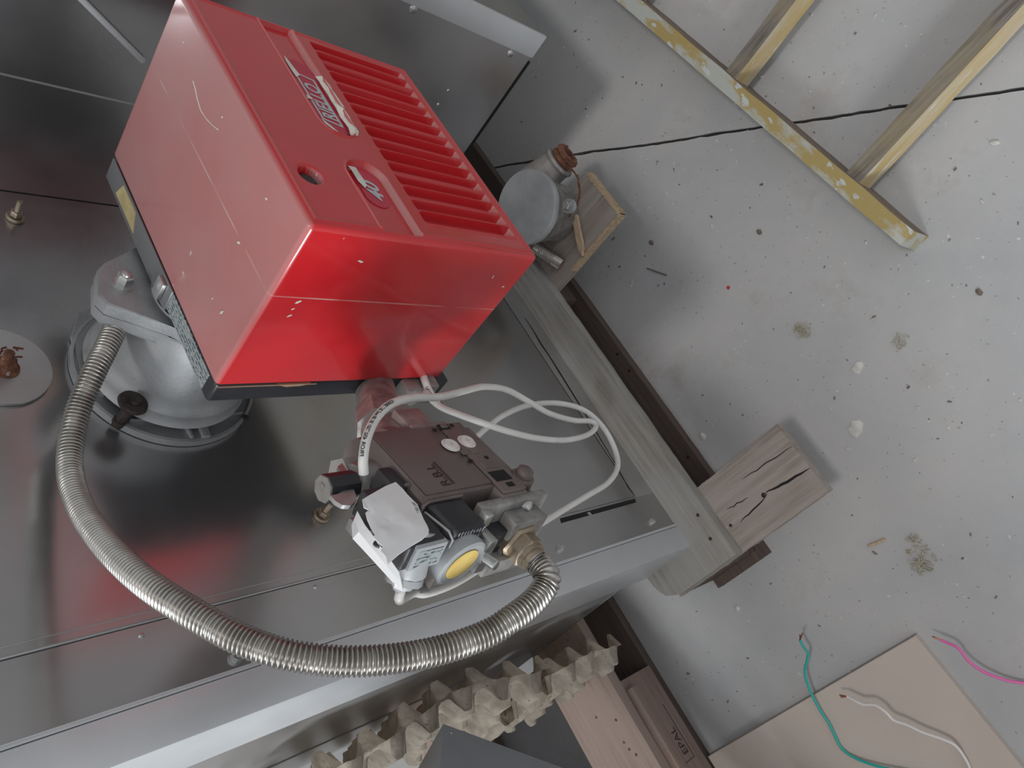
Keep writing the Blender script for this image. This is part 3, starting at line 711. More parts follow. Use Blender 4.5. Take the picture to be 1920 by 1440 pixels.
# ================================================================== GAS VALVE
TH = math.radians(17)
E1 = Vector((-math.cos(TH), -math.sin(TH), 0)); NN = Vector((math.sin(TH), -math.cos(TH), 0)); DZ = Vector((0, 0, -1))
VP0 = P(821, 801, 'Y', -.24)
VM = Matrix.Translation(VP0) @ Matrix((E1, DZ, NN)).transposed().to_4x4()   # local (s, t, d): s to the left, t down, d outwards
def LV(x, y, d=0):
    """local (s, t) of what is seen at (x, y) on the valve plane lying d in front of its face"""
    q = ray(x, y); k = ((VP0-CAMP).dot(NN)+d)/q.dot(NN); p = CAMP+q*k-VP0
    return (p.dot(E1), p.dot(DZ), d)
def build_valve():
    r = thing('gas_valve', 'dusty grey gas valve block with black and silver coils beside the red burner', 'valve', VP0+E1*.05+Vector((0, .04, -.05)))
    def B(name, boxes, m, parent=r, bev=.0012, label=None, smooth=35):
        g = G(VM)
        for b in boxes: g.box(*b, bev)
        return part(name, g, m, parent, smooth, label)
    # body with flat cover plate
    body = B('valve_body', [(.0, .078, -.072, .0, -.060, -.0015), (-.004, .090, .0, .030, -.058, -.002)], 'valve')
    cp = B('cover_plate', [(.001, .0745, -.0715, -.0005, -.0015, 0)], 'valveplate', body, .0006)
    g = G(VM)
    g.text('R.B.L', .0130, lambda a, b: (.070-a*.95, -.0415-b, .0003), .00012)
    # small second line as fine dashes
    for k in range(11): g.box(.042+k*.0025, .0436+k*.0025, -.0380, -.0371, 0, .0003)
    g.box(.042, .069, -.0397, -.0390, 0, .0003)
    part('lettering', g, 'inkbrown', cp, 0)
    tp = B('terminal_strip', [(-.003, .088, .0005, .028, -.003, .0012)], 'valveplate', body, .0008)
    for q in ((844, 837), (874, 830)):
        s_, t_, _ = LV(*q); g = G(VM); g.lathe((s_, t_, .0012), (0, 0, 1), [(0, .0085), (.0004, .0082), (.0004, .0062), (.0022, .0060), (.0022, .0018), (.0005, .0016), (.0005, 0)], 28)
        part('test_nipple', g, 'whitew', tp, label='pale round test nipple')
    for q in ((881, 866), (911, 860), (814, 808), (846, 800)):
        g = G(VM); s_, t_, _ = LV(*q); g.lathe((s_, t_, .0009), (0, 0, 1), [(0, .0022), (.0006, .0022), (.0006, 0)], 14); part('screw_hole', g, 'dark', tp, 0)
    s_, t_, _ = LV(831, 803)
    for bb in ((s_-.0035, s_+.0035, t_-.006, t_+.006, .001, .0016), (.064, .076, .003, .022, .001, .0016), (.079, .084, .010, .018, .001, .0016)):
        g = G(VM); g.box(*bb); part('socket', g, 'dark', tp, 0)
    for bb in ((s_-.002, s_+.002, t_-.003, t_+.003, .0012, .0030), (.034, .040, -.004, .002, .001, .0020), (.034, .040, .008, .015, .001, .0020), (.052, .060, .004, .022, .001, .0019)):
        g = G(VM); g.box(*bb, .0003); part('raised_mark', g, 'valve', tp, 0)
    B('side_ledge', [(-.006, .060, .030, .047, -.045, -.008), (.060, .088, .030, .050, -.045, -.012), (.004, .02, .046, .049, -.03, -.01)], 'valve', r, .0012)
    g = G(VM); s_, t_, _ = LV(985, 884, .002); g.lathe((s_, t_, -.010), (0, 0, 1), [(0, .0105), (.007, .0105), (.008, .0098), (.0082, .0075), (.014, .0070), (.0155, .0045), (.0155, 0)], 20)
    part('flange_bolt', g, 'valve', r)
    # lower flange, dark casting with nut and stud
    fl = B('inlet_flange', [(.088, .096, -.028, .052, -.052, -.004), (.096, .112, .000, .040, -.050, -.012), (.092, .118, -.020, .036, -.058, -.044)], 'dirty', r, .0014)
    B('flange_shadow_block', [(.0955, .108, -.022, .030, -.046, -.022)], 'blackp', fl, .001)  # black block filling in the shadow at the flange
    g = G(VM); s_, t_, _ = LV(972, 945, -.014); hexbolt(g, (s_-.006, t_, -.018), (.85, .1, .5), .0085, .008, .0115, .010, .0042); part('nut_and_stud', g, 'zinc', fl, label='shiny nut with threaded stud')
    g = G(VM); s_, t_, _ = LV(915, 1047, -.03); hexbolt(g, (s_-.010, t_, -.034), (1, .1, .2), .0060, .006, .009, .012, .0042); part('nut_and_stud', g, 'zinc', fl)
    g = G(VM); s_, t_, _ = LV(915, 960, 0); g.box(s_-.004, s_+.004, t_-.004, t_+.004, -.012, .0, .001); s_, t_, _ = LV(905, 1000, -.02); g.box(s_-.004, s_+.012, t_-.004, t_+.006, -.05, -.018, .001); part('bracket', g, 'zinc', fl)
    # brass union towards the hose
    un = G(VM); s_, t_, d_ = .0945, .0162, -.035
    un.lathe((s_-.012, t_, d_), (1, 0, 0), [(0, .013), (.010, .013), (.0105, .0115), (.014, .0115)], 20)
    un.lathe((s_+.002, t_, d_), (1, 0, 0), [(0, .0175), (.001, .019), (.017, .019), (.019, .0165)], 6, .3)
    un.lathe((s_+.020, t_, d_), (1, 0, 0), [(0, .0125), (.001, .0145), (.010, .0145), (.0115, .013)], 6)
    un.lathe((s_+.031, t_, d_), (1, 0, 0), [(0, .0125), (.004, .0125), (.0045, .010), (.009, .0098)], 24)
    part('hose_union', un, 'brass', r, label='tarnished brass hose union')
    # coils
    g = G(VM); g.box(.060, .112, -.070, -.036, -.034, -.0045, .004, 3); g.box(.058, .100, -.074, -.031, -.036, -.012, .003, 2); blk = part('black_coil', g, 'blackp', r, label='black coil cap with raised lettering')
    g = G(VM); random.seed(11)
    for row, (d0, n_) in enumerate(((-.0075, 9), (-.0125, 5))):
        for k in range(n_):
            t_ = -.066+k*.0031+(.010 if row else 0); hh = .0012+.0014*random.random()
            g.box(.1119, .1124, t_, t_+.0006, d0-hh, d0+hh*.8); g.box(.1119, .1124, t_, t_+.0018*random.random(), d0+hh*.5, d0+hh*.8)
    part('raised_lettering', g, 'silver', blk, 0)
    g = G(VM); g.box(.056, .0585, -.078, -.030, -.038, -.003, .001); g.tube([(.079, -.0750, -.034), (.079, -.0750, -.006), (.079, -.071, -.0035), (.079, -.037, -.0035)], .0016, 8); part('coil_strap', g, 'valve', blk)
    g = G(VM); g.tube([(.0845, -.0765, -.034), (.0845, -.0765, -.008), (.108, -.0730, -.0065), (.1135, -.0720, -.010), (.1135, -.0720, -.034)], .0011, 8); part('spring_clip', g, 'zinc', r)
    g = G(VM); g.box(.080, .1150, -.107, -.0775, -.030, -.0085, .0012); sil = part('silver_coil', g, 'greycap', r, label='silver grey coil box with printed label')
    g = G(VM); g.box(.1148, .1153, -.103, -.081, -.028, -.012); part('coil_label', g, 'label', sil)
    g = G(VM); g.lathe((.099, -.0930, -.022), (.42, -.2, -1), [(-.012, .0140), (.020, .0145), (.0225, .0125)], 32); part('coil_socket', g, 'greycap', sil)
    g = G(VM); g.lathe((.107, -.0968, -.0415), (.42, -.2, -1), [(0, .0115), (.001, .0138), (.006, .0138), (.0065, .009), (.0100, .0075)], 10); part('cable_gland', g, 'greycap', sil)
    # pressure dial facing down and left
    g = G(VM); s_, t_, d_ = LV(868, 1060, -.032); ax = Vector((1, .05, -.10))
    g.lathe(Vector((s_, t_, d_))-ax*.018, ax, [(-.020, .013), (.0, .013), (.001, .0205), (.013, .0225), (.0165, .022), (.0175, .0195), (.0165, .019), (.0165, 0)], 48)
    dial = part('dial', g, 'clearcap', r, label='round cap with yellow disc')
    g = G(VM); g.lathe(Vector((s_, t_, d_))-ax*.0012, ax, [(0, .0145), (.0006, .0145), (.0006, 0)], 36); part('yellow_disc', g, 'yellow', dial)
    g = G(VM); s_, t_, d_ = LV(790, 1095, -.055); g.box(s_-.038, s_+.006, t_-.004, t_+.004, -.058, -.0565, .0004); g.box(s_-.038, s_+.006, t_+.004, t_+.0055, -.058, -.040, .0004); part('angle_bracket', g, 'dirty', r)
    # black junction box that carries the paper
    g = G(VM); g.box(.050, .1125, -.1125, -.0775, -.031, -.0075, .003, 3); g.box(.034, .060, -.088, -.074, -.03, -.004, .003, 2); jb = part('junction_box', g, 'blackp', r, label='black junction box behind the torn paper')
    g = G(VM); s_, t_, _ = LV(708, 1021, -.0075); g.lathe((s_, t_, -.0078), (0, 0, 1), [(0, .0032), (.0012, .0030), (.0014, .0016), (.0008, 0)], 14); part('screw', g, 'blackp', jb)
    # paper stuck on the front, torn down its left side
    px = [(748, 890), (762, 908), (769, 918), (785, 940), (797, 968), (803, 982), (806, 990), (804, 1000), (792, 1010), (770, 1022), (750, 1035), (736, 1046), (731, 1051), (726, 1040), (720, 1034), (716, 1028), (720, 1022), (712, 1016), (700, 1004), (705, 1002), (696, 985), (690, 970), (686, 960), (692, 955), (683, 950), (680, 935), (692, 926), (708, 915), (726, 903)]
    def sheet(px, d, amp, seed, thick=.0005):
        g = G(VM); pts = [LV(x, y, d) for x, y in px]
        loc = [(p[0], p[1]) for p in pts]; cx_ = sum(p[0] for p in loc)/len(loc); cy_ = sum(p[1] for p in loc)/len(loc)
        def z(a, b):
            dd = math.hypot(a-cx_, b-cy_)
            return d+amp*(noise.noise(Vector((a*60, b*60, seed)))+.6*noise.noise(Vector((a*160, b*160, seed+3))))-1.1*dd*dd*2.0
        rings = []; K = 9
        for k in range(K+1):
            f = k/K; rings.append([(cx_+(a-cx_)*f, cy_+(b-cy_)*f) for a, b in loc])
        for s_ in (0, -thick):
            vs = [[g._v((a, b, z(a, b)+s_)) for a, b in rg] for rg in rings[1:]]; c0 = g._v((cx_, cy_, z(cx_, cy_)+s_)); n = len(loc)
            for i in range(n): g.bm.faces.new([c0, vs[0][i], vs[0][(i+1) % n]])
            for A_, B_ in zip(vs, vs[1:]):
                for i in range(n): g.bm.faces.new([A_[i], A_[(i+1) % n], B_[(i+1) % n], B_[i]])
            edge = vs[-1] if s_ == 0 else edge
            if s_ != 0:
                for i in range(n): g.bm.faces.new([edge[i], edge[(i+1) % n], vs[-1][(i+1) % n], vs[-1][i]])
        return g, z
    g, z = sheet(px, .004, .0016, 2.0)
    pp = part('torn_paper', g, 'paper', jb, 60, label='crumpled white paper torn along one side')
    a0 = LV(790, 958, .004); a1 = LV(776, 929, .004); dx = Vector((a1[0]-a0[0], a1[1]-a0[1])).normalized()
    g = G(VM)
    def f(a, b):
        s_ = a0[0]+dx.x*a+dx.y*b*-1; t_ = a0[1]+dx.y*a+dx.x*b
        return (s_, t_, z(s_, t_)+.0003)
    g.text('CEE 2002-LF1', .0035, f); part('small_print', g, 'ink', pp, 0)
    px2 = [(670, 960), (676, 968), (681, 978), (684, 984), (683, 988), (695, 1001), (702, 1003), (704, 1010), (712, 1026), (722, 1048), (730, 1052), (738, 1062), (745, 1071), (749, 1074), (744, 1082), (742, 1092), (746, 1100), (738, 1092), (722, 1076), (700, 1052), (680, 1030), (664, 1015), (663, 1000), (662, 985)]
    # folded flap lying along the box's upper side
    g = G(VM); top = [(670, 958), (684, 984), (702, 1008), (722, 1036), (738, 1058), (749, 1074)]; bot = [(659, 985), (661, 1010), (676, 1026), (700, 1052), (720, 1074), (747, 1104)]
    A_ = [g._v(LV(*q, -.006)) for q in top]; M1 = [g._v(Vector(LV((q[0]+w_[0])/2, (q[1]+w_[1])/2, -.012))) for q, w_ in zip(top, bot)]; B_ = [g._v(LV(*q, -.026)) for q in bot]
    for i in range(5): g.bm.faces.new([A_[i], A_[i+1], M1[i+1], M1[i]]); g.bm.faces.new([M1[i], M1[i+1], B_[i+1], B_[i]])
    fp = part('paper_flap', g, 'paper', jb, 20, label='folded white paper flap with line drawing')
    g = G(VM)
    def ln(pts, w_=.00022):
        g.tube([LV(x, y, -.0185+((x-700)*0)) for x, y in pts], w_, 5)
    g2 = G(VM)
    mid = lambda t, k: (top[0][0]+(top[-1][0]-top[0][0])*t+(bot[0][0]-top[0][0]+(bot[-1][0]-bot[0][0]-top[-1][0]+top[0][0])*t)*k, top[0][1]+(top[-1][1]-top[0][1])*t+(bot[0][1]-top[0][1]+(bot[-1][1]-bot[0][1]-top[-1][1]+top[0][1])*t)*k)
    for t0, k0, t1, k1 in ((.06, .35, .97, .38), (.30, .55, .52, .52), (.52, .52, .58, .72), (.58, .72, .36, .78), (.36, .78, .30, .55), (.40, .58, .48, .74), (.62, .58, .74, .56), (.74, .56, .80, .74), (.80, .74, .66, .76), (.66, .76, .62, .58), (.15, .5, .22, .8)):
        q0 = mid(t0, k0); q1 = mid(t1, k1); g2.tube([LV(*q0, -.0095-.012*k0), LV(*q1, -.0095-.012*k1)], .00020, 5)
    part('line_drawing', g2, 'ink', fp, 0)
    g = G(VM); a_ = [LV(742, 1090, -.020), LV(749, 1076, -.018), LV(752, 1082, -.032), LV(756, 1110, -.036), LV(748, 1113, -.034), LV(738, 1102, -.028)]
    g.poly(a_); a2 = [LV(x, y, -.040) for x, y in ((749, 1078), (757, 1084), (756, 1110), (745, 1114), (736, 1104))]; g.poly(a2); part('paper_fold', g, 'paper', jb, 0)
    # black pointed hex key on top and its zinc plate
    g = G(VM); a = LV(606, 917, -.022); b = LV(662, 908, -.022)
    g.lathe(a, Vector(b)-Vector(a), [(0, .0100), (.0008, .0108), ((Vector(b)-Vector(a)).length, .0108)], 8); kn = part('regulating_knob', g, 'blackp', r, label='black octagonal knob')
    g = G(VM); g.lathe(Vector(a)+Vector((0, -.0006, 0)), (0, 1, 0), [(0, .0102), (.001, .0104)], 8); g.box(a[0]-.003, a[0]+.001, a[1]-.0012, a[1], a[2]-.001, a[2]+.004); part('knob_face', g, 'dirty', kn)
    g = G(VM); pl_ = [LV(x, y, -.020) for x, y in ((632, 878), (640, 872), (648, 884), (658, 905), (663, 925), (668, 940), (656, 952), (640, 951), (628, 944), (618, 933), (632, 930), (642, 924), (640, 900))]
    g.prism([(p[0], p[1]) for p in pl_], lambda a, b: (a, b, -.018), lambda a, b: (a, b, -.0215)); g.box(.060, .076, -.122, -.104, -.034, -.024, .0008)
    part('shaped_plate', g, 'zinc', r, label='bright zinc plate with wavy outline')
    g = G(VM); g.lathe(Vector(LV(672, 905, -.030)), (0.05, 1, 0), [(-.006, .015), (.0, .0165), (.022, .0165), (.026, .014)], 32); g.lathe(Vector(LV(655, 893, -.036)), (0.05, 1, 0), [(-.010, .016), (.008, .018), (.012, .018)], 6)
    part('regulator_neck', g, 'dirty', r)
    g = G(VM); g.lathe(Vector(LV(735, 860, -.040)), (0, 1, 0), [(-.036, .020), (-.014, .024), (-.012, .027), (.0, .028), (.004, .026), (.03, .026)], 40); part('regulator_dome', g, 'valve', r)
    # outlet pipe towards the burner
    g = G(VM); g.box(-.010, .0, -.064, .012, -.056, -.006, .0015); g.box(-.020, -.009, -.022, .026, -.05, -.012, .003); part('outlet_flange', g, 'valve', r)
    g = G(); a = VM @ Vector((-.006, -.030, -.040)); g.cyl(a, (.400, -.126, .715), .021, n=40); g.cyl(a+(Vector((.400, -.126, .715))-a)*.35, a+(Vector((.400, -.126, .715))-a)*.55, .026, n=8); part('outlet_pipe', g, 'dirty', r)
    g = G(VM); g.box(-.055, -.006, .000, .030, -.045, -.020, .0015); g.box(-.020, -.006, -.012, .028, -.022, -.010, .0015); part('outlet_elbow', g, 'dirty', r)
build_valve()

# ================================================================== HOSE
def build_hose():
    H = [(229, 585, -.087), (205, 640, -.08), (175, 700, -.07), (148, 765, -.055), (133, 830, -.045), (132, 890, -.045), (150, 950, -.058), (185, 1005, -.08), (230, 1055, -.105), (290, 1105, -.13), (370, 1155, -.15), (450, 1198, -.165), (540, 1228, -.18), (640, 1240, -.19), (740, 1235, -.20), (830, 1218, -.21), (910, 1190, -.222), (955, 1163, -.232), (995, 1133, -.240), (1019, 1105, -.246), (1027, 1082, -.250)]
    pts = [P(x, y, 'Y', Y) for x, y, Y in H]
    e_ = VM @ Vector((.133, .0162, -.035)); pts += [VM @ Vector((.1385, .0166, -.0355)), e_]
    path = spline(pts, .00042); per = .0034; R_ = .0106
    r = thing('gas_hose', 'corrugated stainless steel gas hose looping in front of the heater', 'hose', pts[12])
    g = G(); g.tube(path, R_, 26, rf=lambda s_: R_-.0026*(1-abs(math.sin(math.pi*s_/per)))**.8); part('corrugated_tube', g, 'steel', r, 80)
    p = path[0]; d = (path[0]-path[14]).normalized(); g = G(); g.lathe(p-d*.002, d, [(0, .0115), (.005, .0118), (.010, .010)], 20); part('end_collar', g, 'zinc', r)
build_hose()

# ================================================================== CABLES
def cable(name, px, r_, m, label, cat='cable', step=.004, n=14):
    pts = [p if isinstance(p, Vector) else P(p[0], p[1], p[2], p[3]) for p in px]
    path = spline(pts, step); g = G(); g.tube(path, r_, n); mid = pts[len(pts)//2]
    return solo(name, g, m, label, cat, mid, 60), path
c1, path1 = cable('white_cable', [(682, 888, 'Y', -.262), (681, 860, 'Y', -.27), (688, 820, 'Y', -.275), (706, 783, 'Y', -.272), (735, 757, 'Y', -.265), (775, 746, 'Y', -.25), (825, 744, 'Y', -.23), (870, 733, 'Y', -.21), (908, 725, 'Y', -.19), (950, 731, 'Y', -.17), (990, 752, 'Y', -.155), (1030, 775, 'Y', -.14), (1075, 788, 'Y', -.13), (1108, 790, 'Y', -.125), (1117, 801, 'Y', -.125), (1100, 816, 'Y', -.13), (1060, 825, 'Y', -.14), (1010, 822, 'Y', -.15), (960, 811, 'Y', -.16), (910, 795, 'Y', -.168), (860, 777, 'Y', -.16), (825, 762, 'Y', -.152), (803, 742, 'Y', -.15), (795, 722, 'Y', -.148), (790, 700, 'Y', -.15)], .0036, 'cable',
             'printed white cable looping from the valve to the burner underside')
c2, path2 = cable('white_cable', [VM @ Vector((.1105, -.0985, -.050)), VM @ Vector((.1140, -.0995, -.0590)), (775, 1111, 'Y', -.198), (800, 1112, 'Y', -.190), (850, 1094, 'Y', -.178), (900, 1065, 'Y', -.165), (950, 1035, 'Y', -.15), (1000, 992, 'Y', -.14), (1050, 960, 'Y', -.13), (1100, 930, 'Y', -.125), (1140, 905, 'Y', -.12), (1158, 875, 'Y', -.118), (1152, 840, 'Y', -.118), (1130, 800, 'Y', -.12), (1095, 769, 'Y', -.122), (1045, 756, 'Y', -.125), (990, 760, 'Y', -.13), (945, 778, 'Y', -.128), (915, 800, 'Y', -.120), (890, 822, 'Y', -.115), (868, 840, 'Y', -.115)], .0036, 'cable',
             'plain white cable from the coil gland, sweeping round behind the valve')
def print_on(o, path, r_, body, size, s0, ang, m='ink', flip=False):
    """wrap lettering round the cable along its run"""
    acc = [0]
    for a, b in zip(path, path[1:]): acc.append(acc[-1]+(b-a).length)
    T = [(path[min(i+1, len(path)-1)]-path[max(i-1, 0)]).normalized() for i in range(len(path))]
    def f(a, b):
        s_ = s0+(a if not flip else -a); i = max(0, min(len(path)-2, next((k for k in range(len(acc)) if acc[k] > s_), len(acc)-1)-1))
        t = (s_-acc[i])/(acc[i+1]-acc[i]); p = path[i].lerp(path[i+1], t); d = T[i].lerp(T[i+1], t).normalized()
        v = (CAMP0-p); v = (v-d*v.dot(d)).normalized(); w_ = d.cross(v)
        an = ang+(b if not flip else -b)/r_
        return p+(v*math.cos(an)+w_*math.sin(an))*(r_+.0002)
    g = G(); g.text(body, size, f, .00008); part('printed_text', g, m, o, 0)
CAMP0 = Vector((0, -.65, 1.25))
print_on(c1, path1, .0036, 'FROR 450/750V 301:00 mm2 2017 IEMMEQU', .0040, .012, -.75)
# short printed cable end at the burner
c3, path3 = cable('white_cable', [(822, 760, 'Y', -.143), (806, 735, 'Y', -.150), (797, 716, 'Y', -.154), (794, 704, 'Y', -.152), (794, 694, 'Y', -.145)], .0040, 'cable', 'short white cable end tucked under the red burner', step=.002)
print_on(c3, path3, .0040, '1EMMEQU', .0040, .006, -.5)

# ================================================================== CAST FILTER BODY on the far cross board
def build_filter():
    zt = .205
    c = P(985, 388, 'Z', zt); q = P(1047, 385, 'Z', zt); R_ = .0635
    r = thing('cast_filter_body', 'grey cast filter housing with rusty pipe stub beside the heater', 'filter', (c.x, c.y, .12))
    g = G(); g.lathe((c.x, c.y, .121), (0, 0, 1), [(0, .045), (.004, .052), (.03, .054), (.045, .056), (.060, .060), (.070, .060), (.0705, .050)], 56)
    # neck towards the pipe stub
    n0 = P(1000, 345, 'Z', .160); dn = Vector((-.012, -.075, -.010)); n1 = n0+dn*.62
    g.lathe(n0-dn*.35, dn, [(0, .034), (dn.length*.5, .033), (dn.length*.85, .029), (dn.length*1.1, .028)], 40)
    body = part('housing', g, 'dirty', r)
    g = G(); g.lathe((c.x, c.y, .192), (0, 0, 1), [(0, R_), (.011, R_+.001), (.013, R_), (.0135, R_-.002), (.0135, 0)], 72)
    a = P(1060, 385, 'Z', zt); g.prism([(a.x+.012*math.cos(t), a.y+.012*math.sin(t)) for t in [k*math.pi/10 for k in range(20)]], lambda x, y: (x, y, .190), lambda x, y: (x, y, .198))
    lid = part('lid', g, 'greycap', r, label='flat grey lid')
    g = G(); hexbolt(g, (a.x, a.y, .198), (0, 0, 1), .0075, .006, .0095); part('lid_bolt', g, 'zinc', lid)
    g = G(); e0 = n0+dn*.72; dnn = dn.normalized()
    g.lathe(e0, dnn, [(0, .026), (.001, .029), (.006, .031), (.010, .029), (.0105, .025)], 40); part('collar', g, 'dirty', r)
    g = G(); g.lathe(e0+dnn*.010, dnn, [(0, .021), (.003, .0235), (.009, .0215), (.013, .024), (.0185, .022), (.0195, .014), (.012, .012), (.012, 0)], 34)
    for v in g.bm.verts: v.co += Vector((1, 1, 1))*.0012*noise.noise(v.co*180)
    part('pipe_stub', g, 'rust', r, label='rusty open pipe stub')
    g = G(); a = [P(x, y, 'Z', .185) for x, y in ((1068, 314), (1076, 322), (1083, 333), (1086, 348), (1087, 362), (1084, 378), (1076, 395), (1066, 406))]
    g.tube(spline(a, .002), .0017, 6)
    for v in g.bm.verts: v.co += Vector((1, 1, 1))*.0012*noise.noise(v.co*260)
    part('rusty_rim', g, 'rust', r, label='rusty gasket rim')
    g = G(); a = P(1008, 466, 'Z', .150); b = P(1058, 500, 'Z', .128); d = (b-a); k = 0; prof = []; L_ = d.length
    while k < L_*.72: prof += [(k, .0125), (k+.0012, .0138), (k+.0024, .0125)]; k += .0036
    prof += [(k, .0125), (L_, .0125), (L_+.0003, .009)]; g.lathe(a-d*.1, d, prof, 28); part('threaded_rod', g, 'steel', r, label='threaded shiny screw end')
build_filter()
g = G(); a = P(1078, 404, 'Z', .128); b = P(1092, 480, 'Z', .126); d = (b-a).normalized(); nn = Vector((-d.y, d.x, 0)); L_ = (b-a).length
sec = [(0, .0046), (.02, .0056), (.3, .0052), (.6, .0057), (.86, .0054), (.88, .0030), (1.0, .0005)]
rows = []
for t, h_ in sec:
    c = a+d*L_*t; rows.append([g._v(c+nn*h_+Vector((0, 0, z_))) for z_ in (-.004, .003)]+[g._v(c-nn*h_*(1 if t < .9 else .3)+Vector((0, 0, z_))) for z_ in (.0025, -.004)])
for A_, B_ in zip(rows, rows[1:]):
    for k in range(4): g.bm.faces.new([A_[k], A_[(k+1) % 4], B_[(k+1) % 4], B_[k]])
g.bm.faces.new(rows[0]); g.bm.faces.new(rows[-1][::-1])
solo('wood_splinter', g, 'freshwood', 'pale split wood splinter lying across the far pallet board end', 'splinter', (a+b)/2, 30)

# ================================================================== LADDER
def build_ladder():
    a = P(1700, 446, 'Z', .078); a.z = 0; b = P(1182, 3, 'Z', .078); b.z = 0
    r = thing('wooden_ladder', 'old wooden ladder with flaking yellow paint lying on the concrete', 'ladder', (a.x, a.y, 0))
    d = (b-a).normalized(); nn = Vector((d.y, -d.x, 0))
    if nn.y > 0: nn = -nn
    M = Matrix.Translation(a) @ Matrix((d, nn, Vector((0, 0, 1)))).transposed().to_4x4()
    def rail(off, name):
        g = G(M); n = 90; secs = []
        for i in range(n+1):
            s_ = i/n*1.9; w0 = .0012*noise.noise(Vector((s_*16, off, 0))); w1 = .0012*noise.noise(Vector((s_*16, off, 4)))
            e_ = .004*max(0, 1-s_/.01)
            secs.append([g._v((s_, off-.013+w0, 0)), g._v((s_, off+.013+w1, 0)), g._v((s_, off+.012+w1, .078-e_)), g._v((s_, off-.0125+w0, .080-e_))])
        for A_, B_ in zip(secs, secs[1:]):
            for k in range(4):
                f_ = g.bm.faces.new([A_[k], A_[(k+1) % 4], B_[(k+1) % 4], B_[k]]); f_.material_index = 1 if k == 1 else 0
        g.bm.faces.new(secs[0]); g.bm.faces.new(secs[-1][::-1]); return part(name, g, ['lad', 'ladshade'], r, 0)
    rail(0, 'rail'); rail(.36, 'rail')
    s1 = (P(1610, 320, 'Z', .07)-a).dot(d); s2 = (P(1388, 112, 'Z', .07)-a).dot(d)
    for k in range(5):
        s_ = s1+(s2-s1)*k; g = G(M); n = 30; secs = []
        for i in range(n+1):
            y = .011+(.338)*i/n; w0 = .001*noise.noise(Vector((y*20, k, 0)))
            secs.append([g._v((s_-.016+w0, y, .028)), g._v((s_+.016, y, .028)), g._v((s_+.017+w0, y, .056)), g._v((s_-.010, y, .062))])
        for A_, B_ in zip(secs, secs[1:]):
            for q in range(4):
                f_ = g.bm.faces.new([A_[q], A_[(q+1) % 4], B_[(q+1) % 4], B_[q]]); f_.material_index = 0 if q == 2 else 1
        g.bm.faces.new(secs[0]); g.bm.faces.new(secs[-1][::-1]); part('rung', g, ['rungtop', 'rungside'], r, 0)
build_ladder()

# ================================================================== EGG TRAYS
def egg(x0, y0, z0, lean, label, seed, bow=.03, ny=6, nz=7, pt=.056):
    H_ = pt*nz; D_ = pt*ny
    g = G()
    def f(a, b, k=0):
        z = a*H_; y = b*D_
        w_ = math.cos(2*math.pi*z/pt)*math.cos(2*math.pi*y/pt*.5)
        q_ = min(1, max(0, (abs(w_)-.10)/.55)); q_ = q_*q_*(3-2*q_); rim = min(1, y/.010)
        w_ = math.copysign(q_, w_)*.026*rim+.0022*noise.noise(Vector((z*60, y*60, seed)))
        t = z/H_
        return (x0+bow*math.exp(-((t-.40)/.26)**2)+lean*t+w_+k, y0+y+.004*noise.noise(Vector((z*25, 7, seed))), z0+z)
    nz_ = int(nz*12); ny_ = int(ny*12)
    g.grid(nz_, ny_, lambda a, b: f(a, b)); bm = g.bm
    res = bmesh.ops.solidify(bm, geom=bm.faces[:], thickness=.0032)
    return solo('egg_tray', g, 'egg', label, 'egg tray', (x0, y0, z0), 35, 'pulp egg trays')
egg(.105, .195, .345, .006, 'grey pulp egg tray standing on edge, nearest the heater side', 1.3, .026, 4, 6.5, .065)
egg(.092, .215, .142, .01, 'pulp egg tray lower and behind, next to the grey metal box', 4.1, .008, 5, 3.6)

# ================================================================== GREY METAL BOX
def build_greybox():
    p = P(831, 1356, 'Y', .17)
    A = Vector((-.69, -.17, -.70)).normalized(); Bv = Vector((-.64, -.31, .71)); Bv = (Bv-A*Bv.dot(A)).normalized(); Cv = A.cross(Bv)
    if Cv.dot(Vector((-.34, .93, .1))) < 0: Cv = -Cv
    L1 = (p.z-.016)/.70*1.0; M = Matrix.Translation(p) @ Matrix((A, Bv, Cv)).transposed().to_4x4()
    r = thing('metal_box', 'grey painted sheet metal box tilted beside the egg trays', 'box', (p.x-.2, p.y, 0))
    g = G(M); g.box(0, L1, 0, .55, 0, .105, .0015); part('shell', g, 'greybox', r)
    g = G(M); g.lathe((.012, .010, 0), (0, 0, -1), [(0, .002), (.0006, .0018), (.0007, 0)], 12); part('rivet', g, 'zinc', r)
build_greybox()

g = G(); g.box(-.75, .15, .412, .9, .0005, .0025)  # added black sheet in place of the shade deep under the heater
solo('dark_floor_sheet', g, 'blackp', 'added black sheet standing in for the dark floor behind the broad pallet board', 'sheet', (-.3, .6, 0), 0)

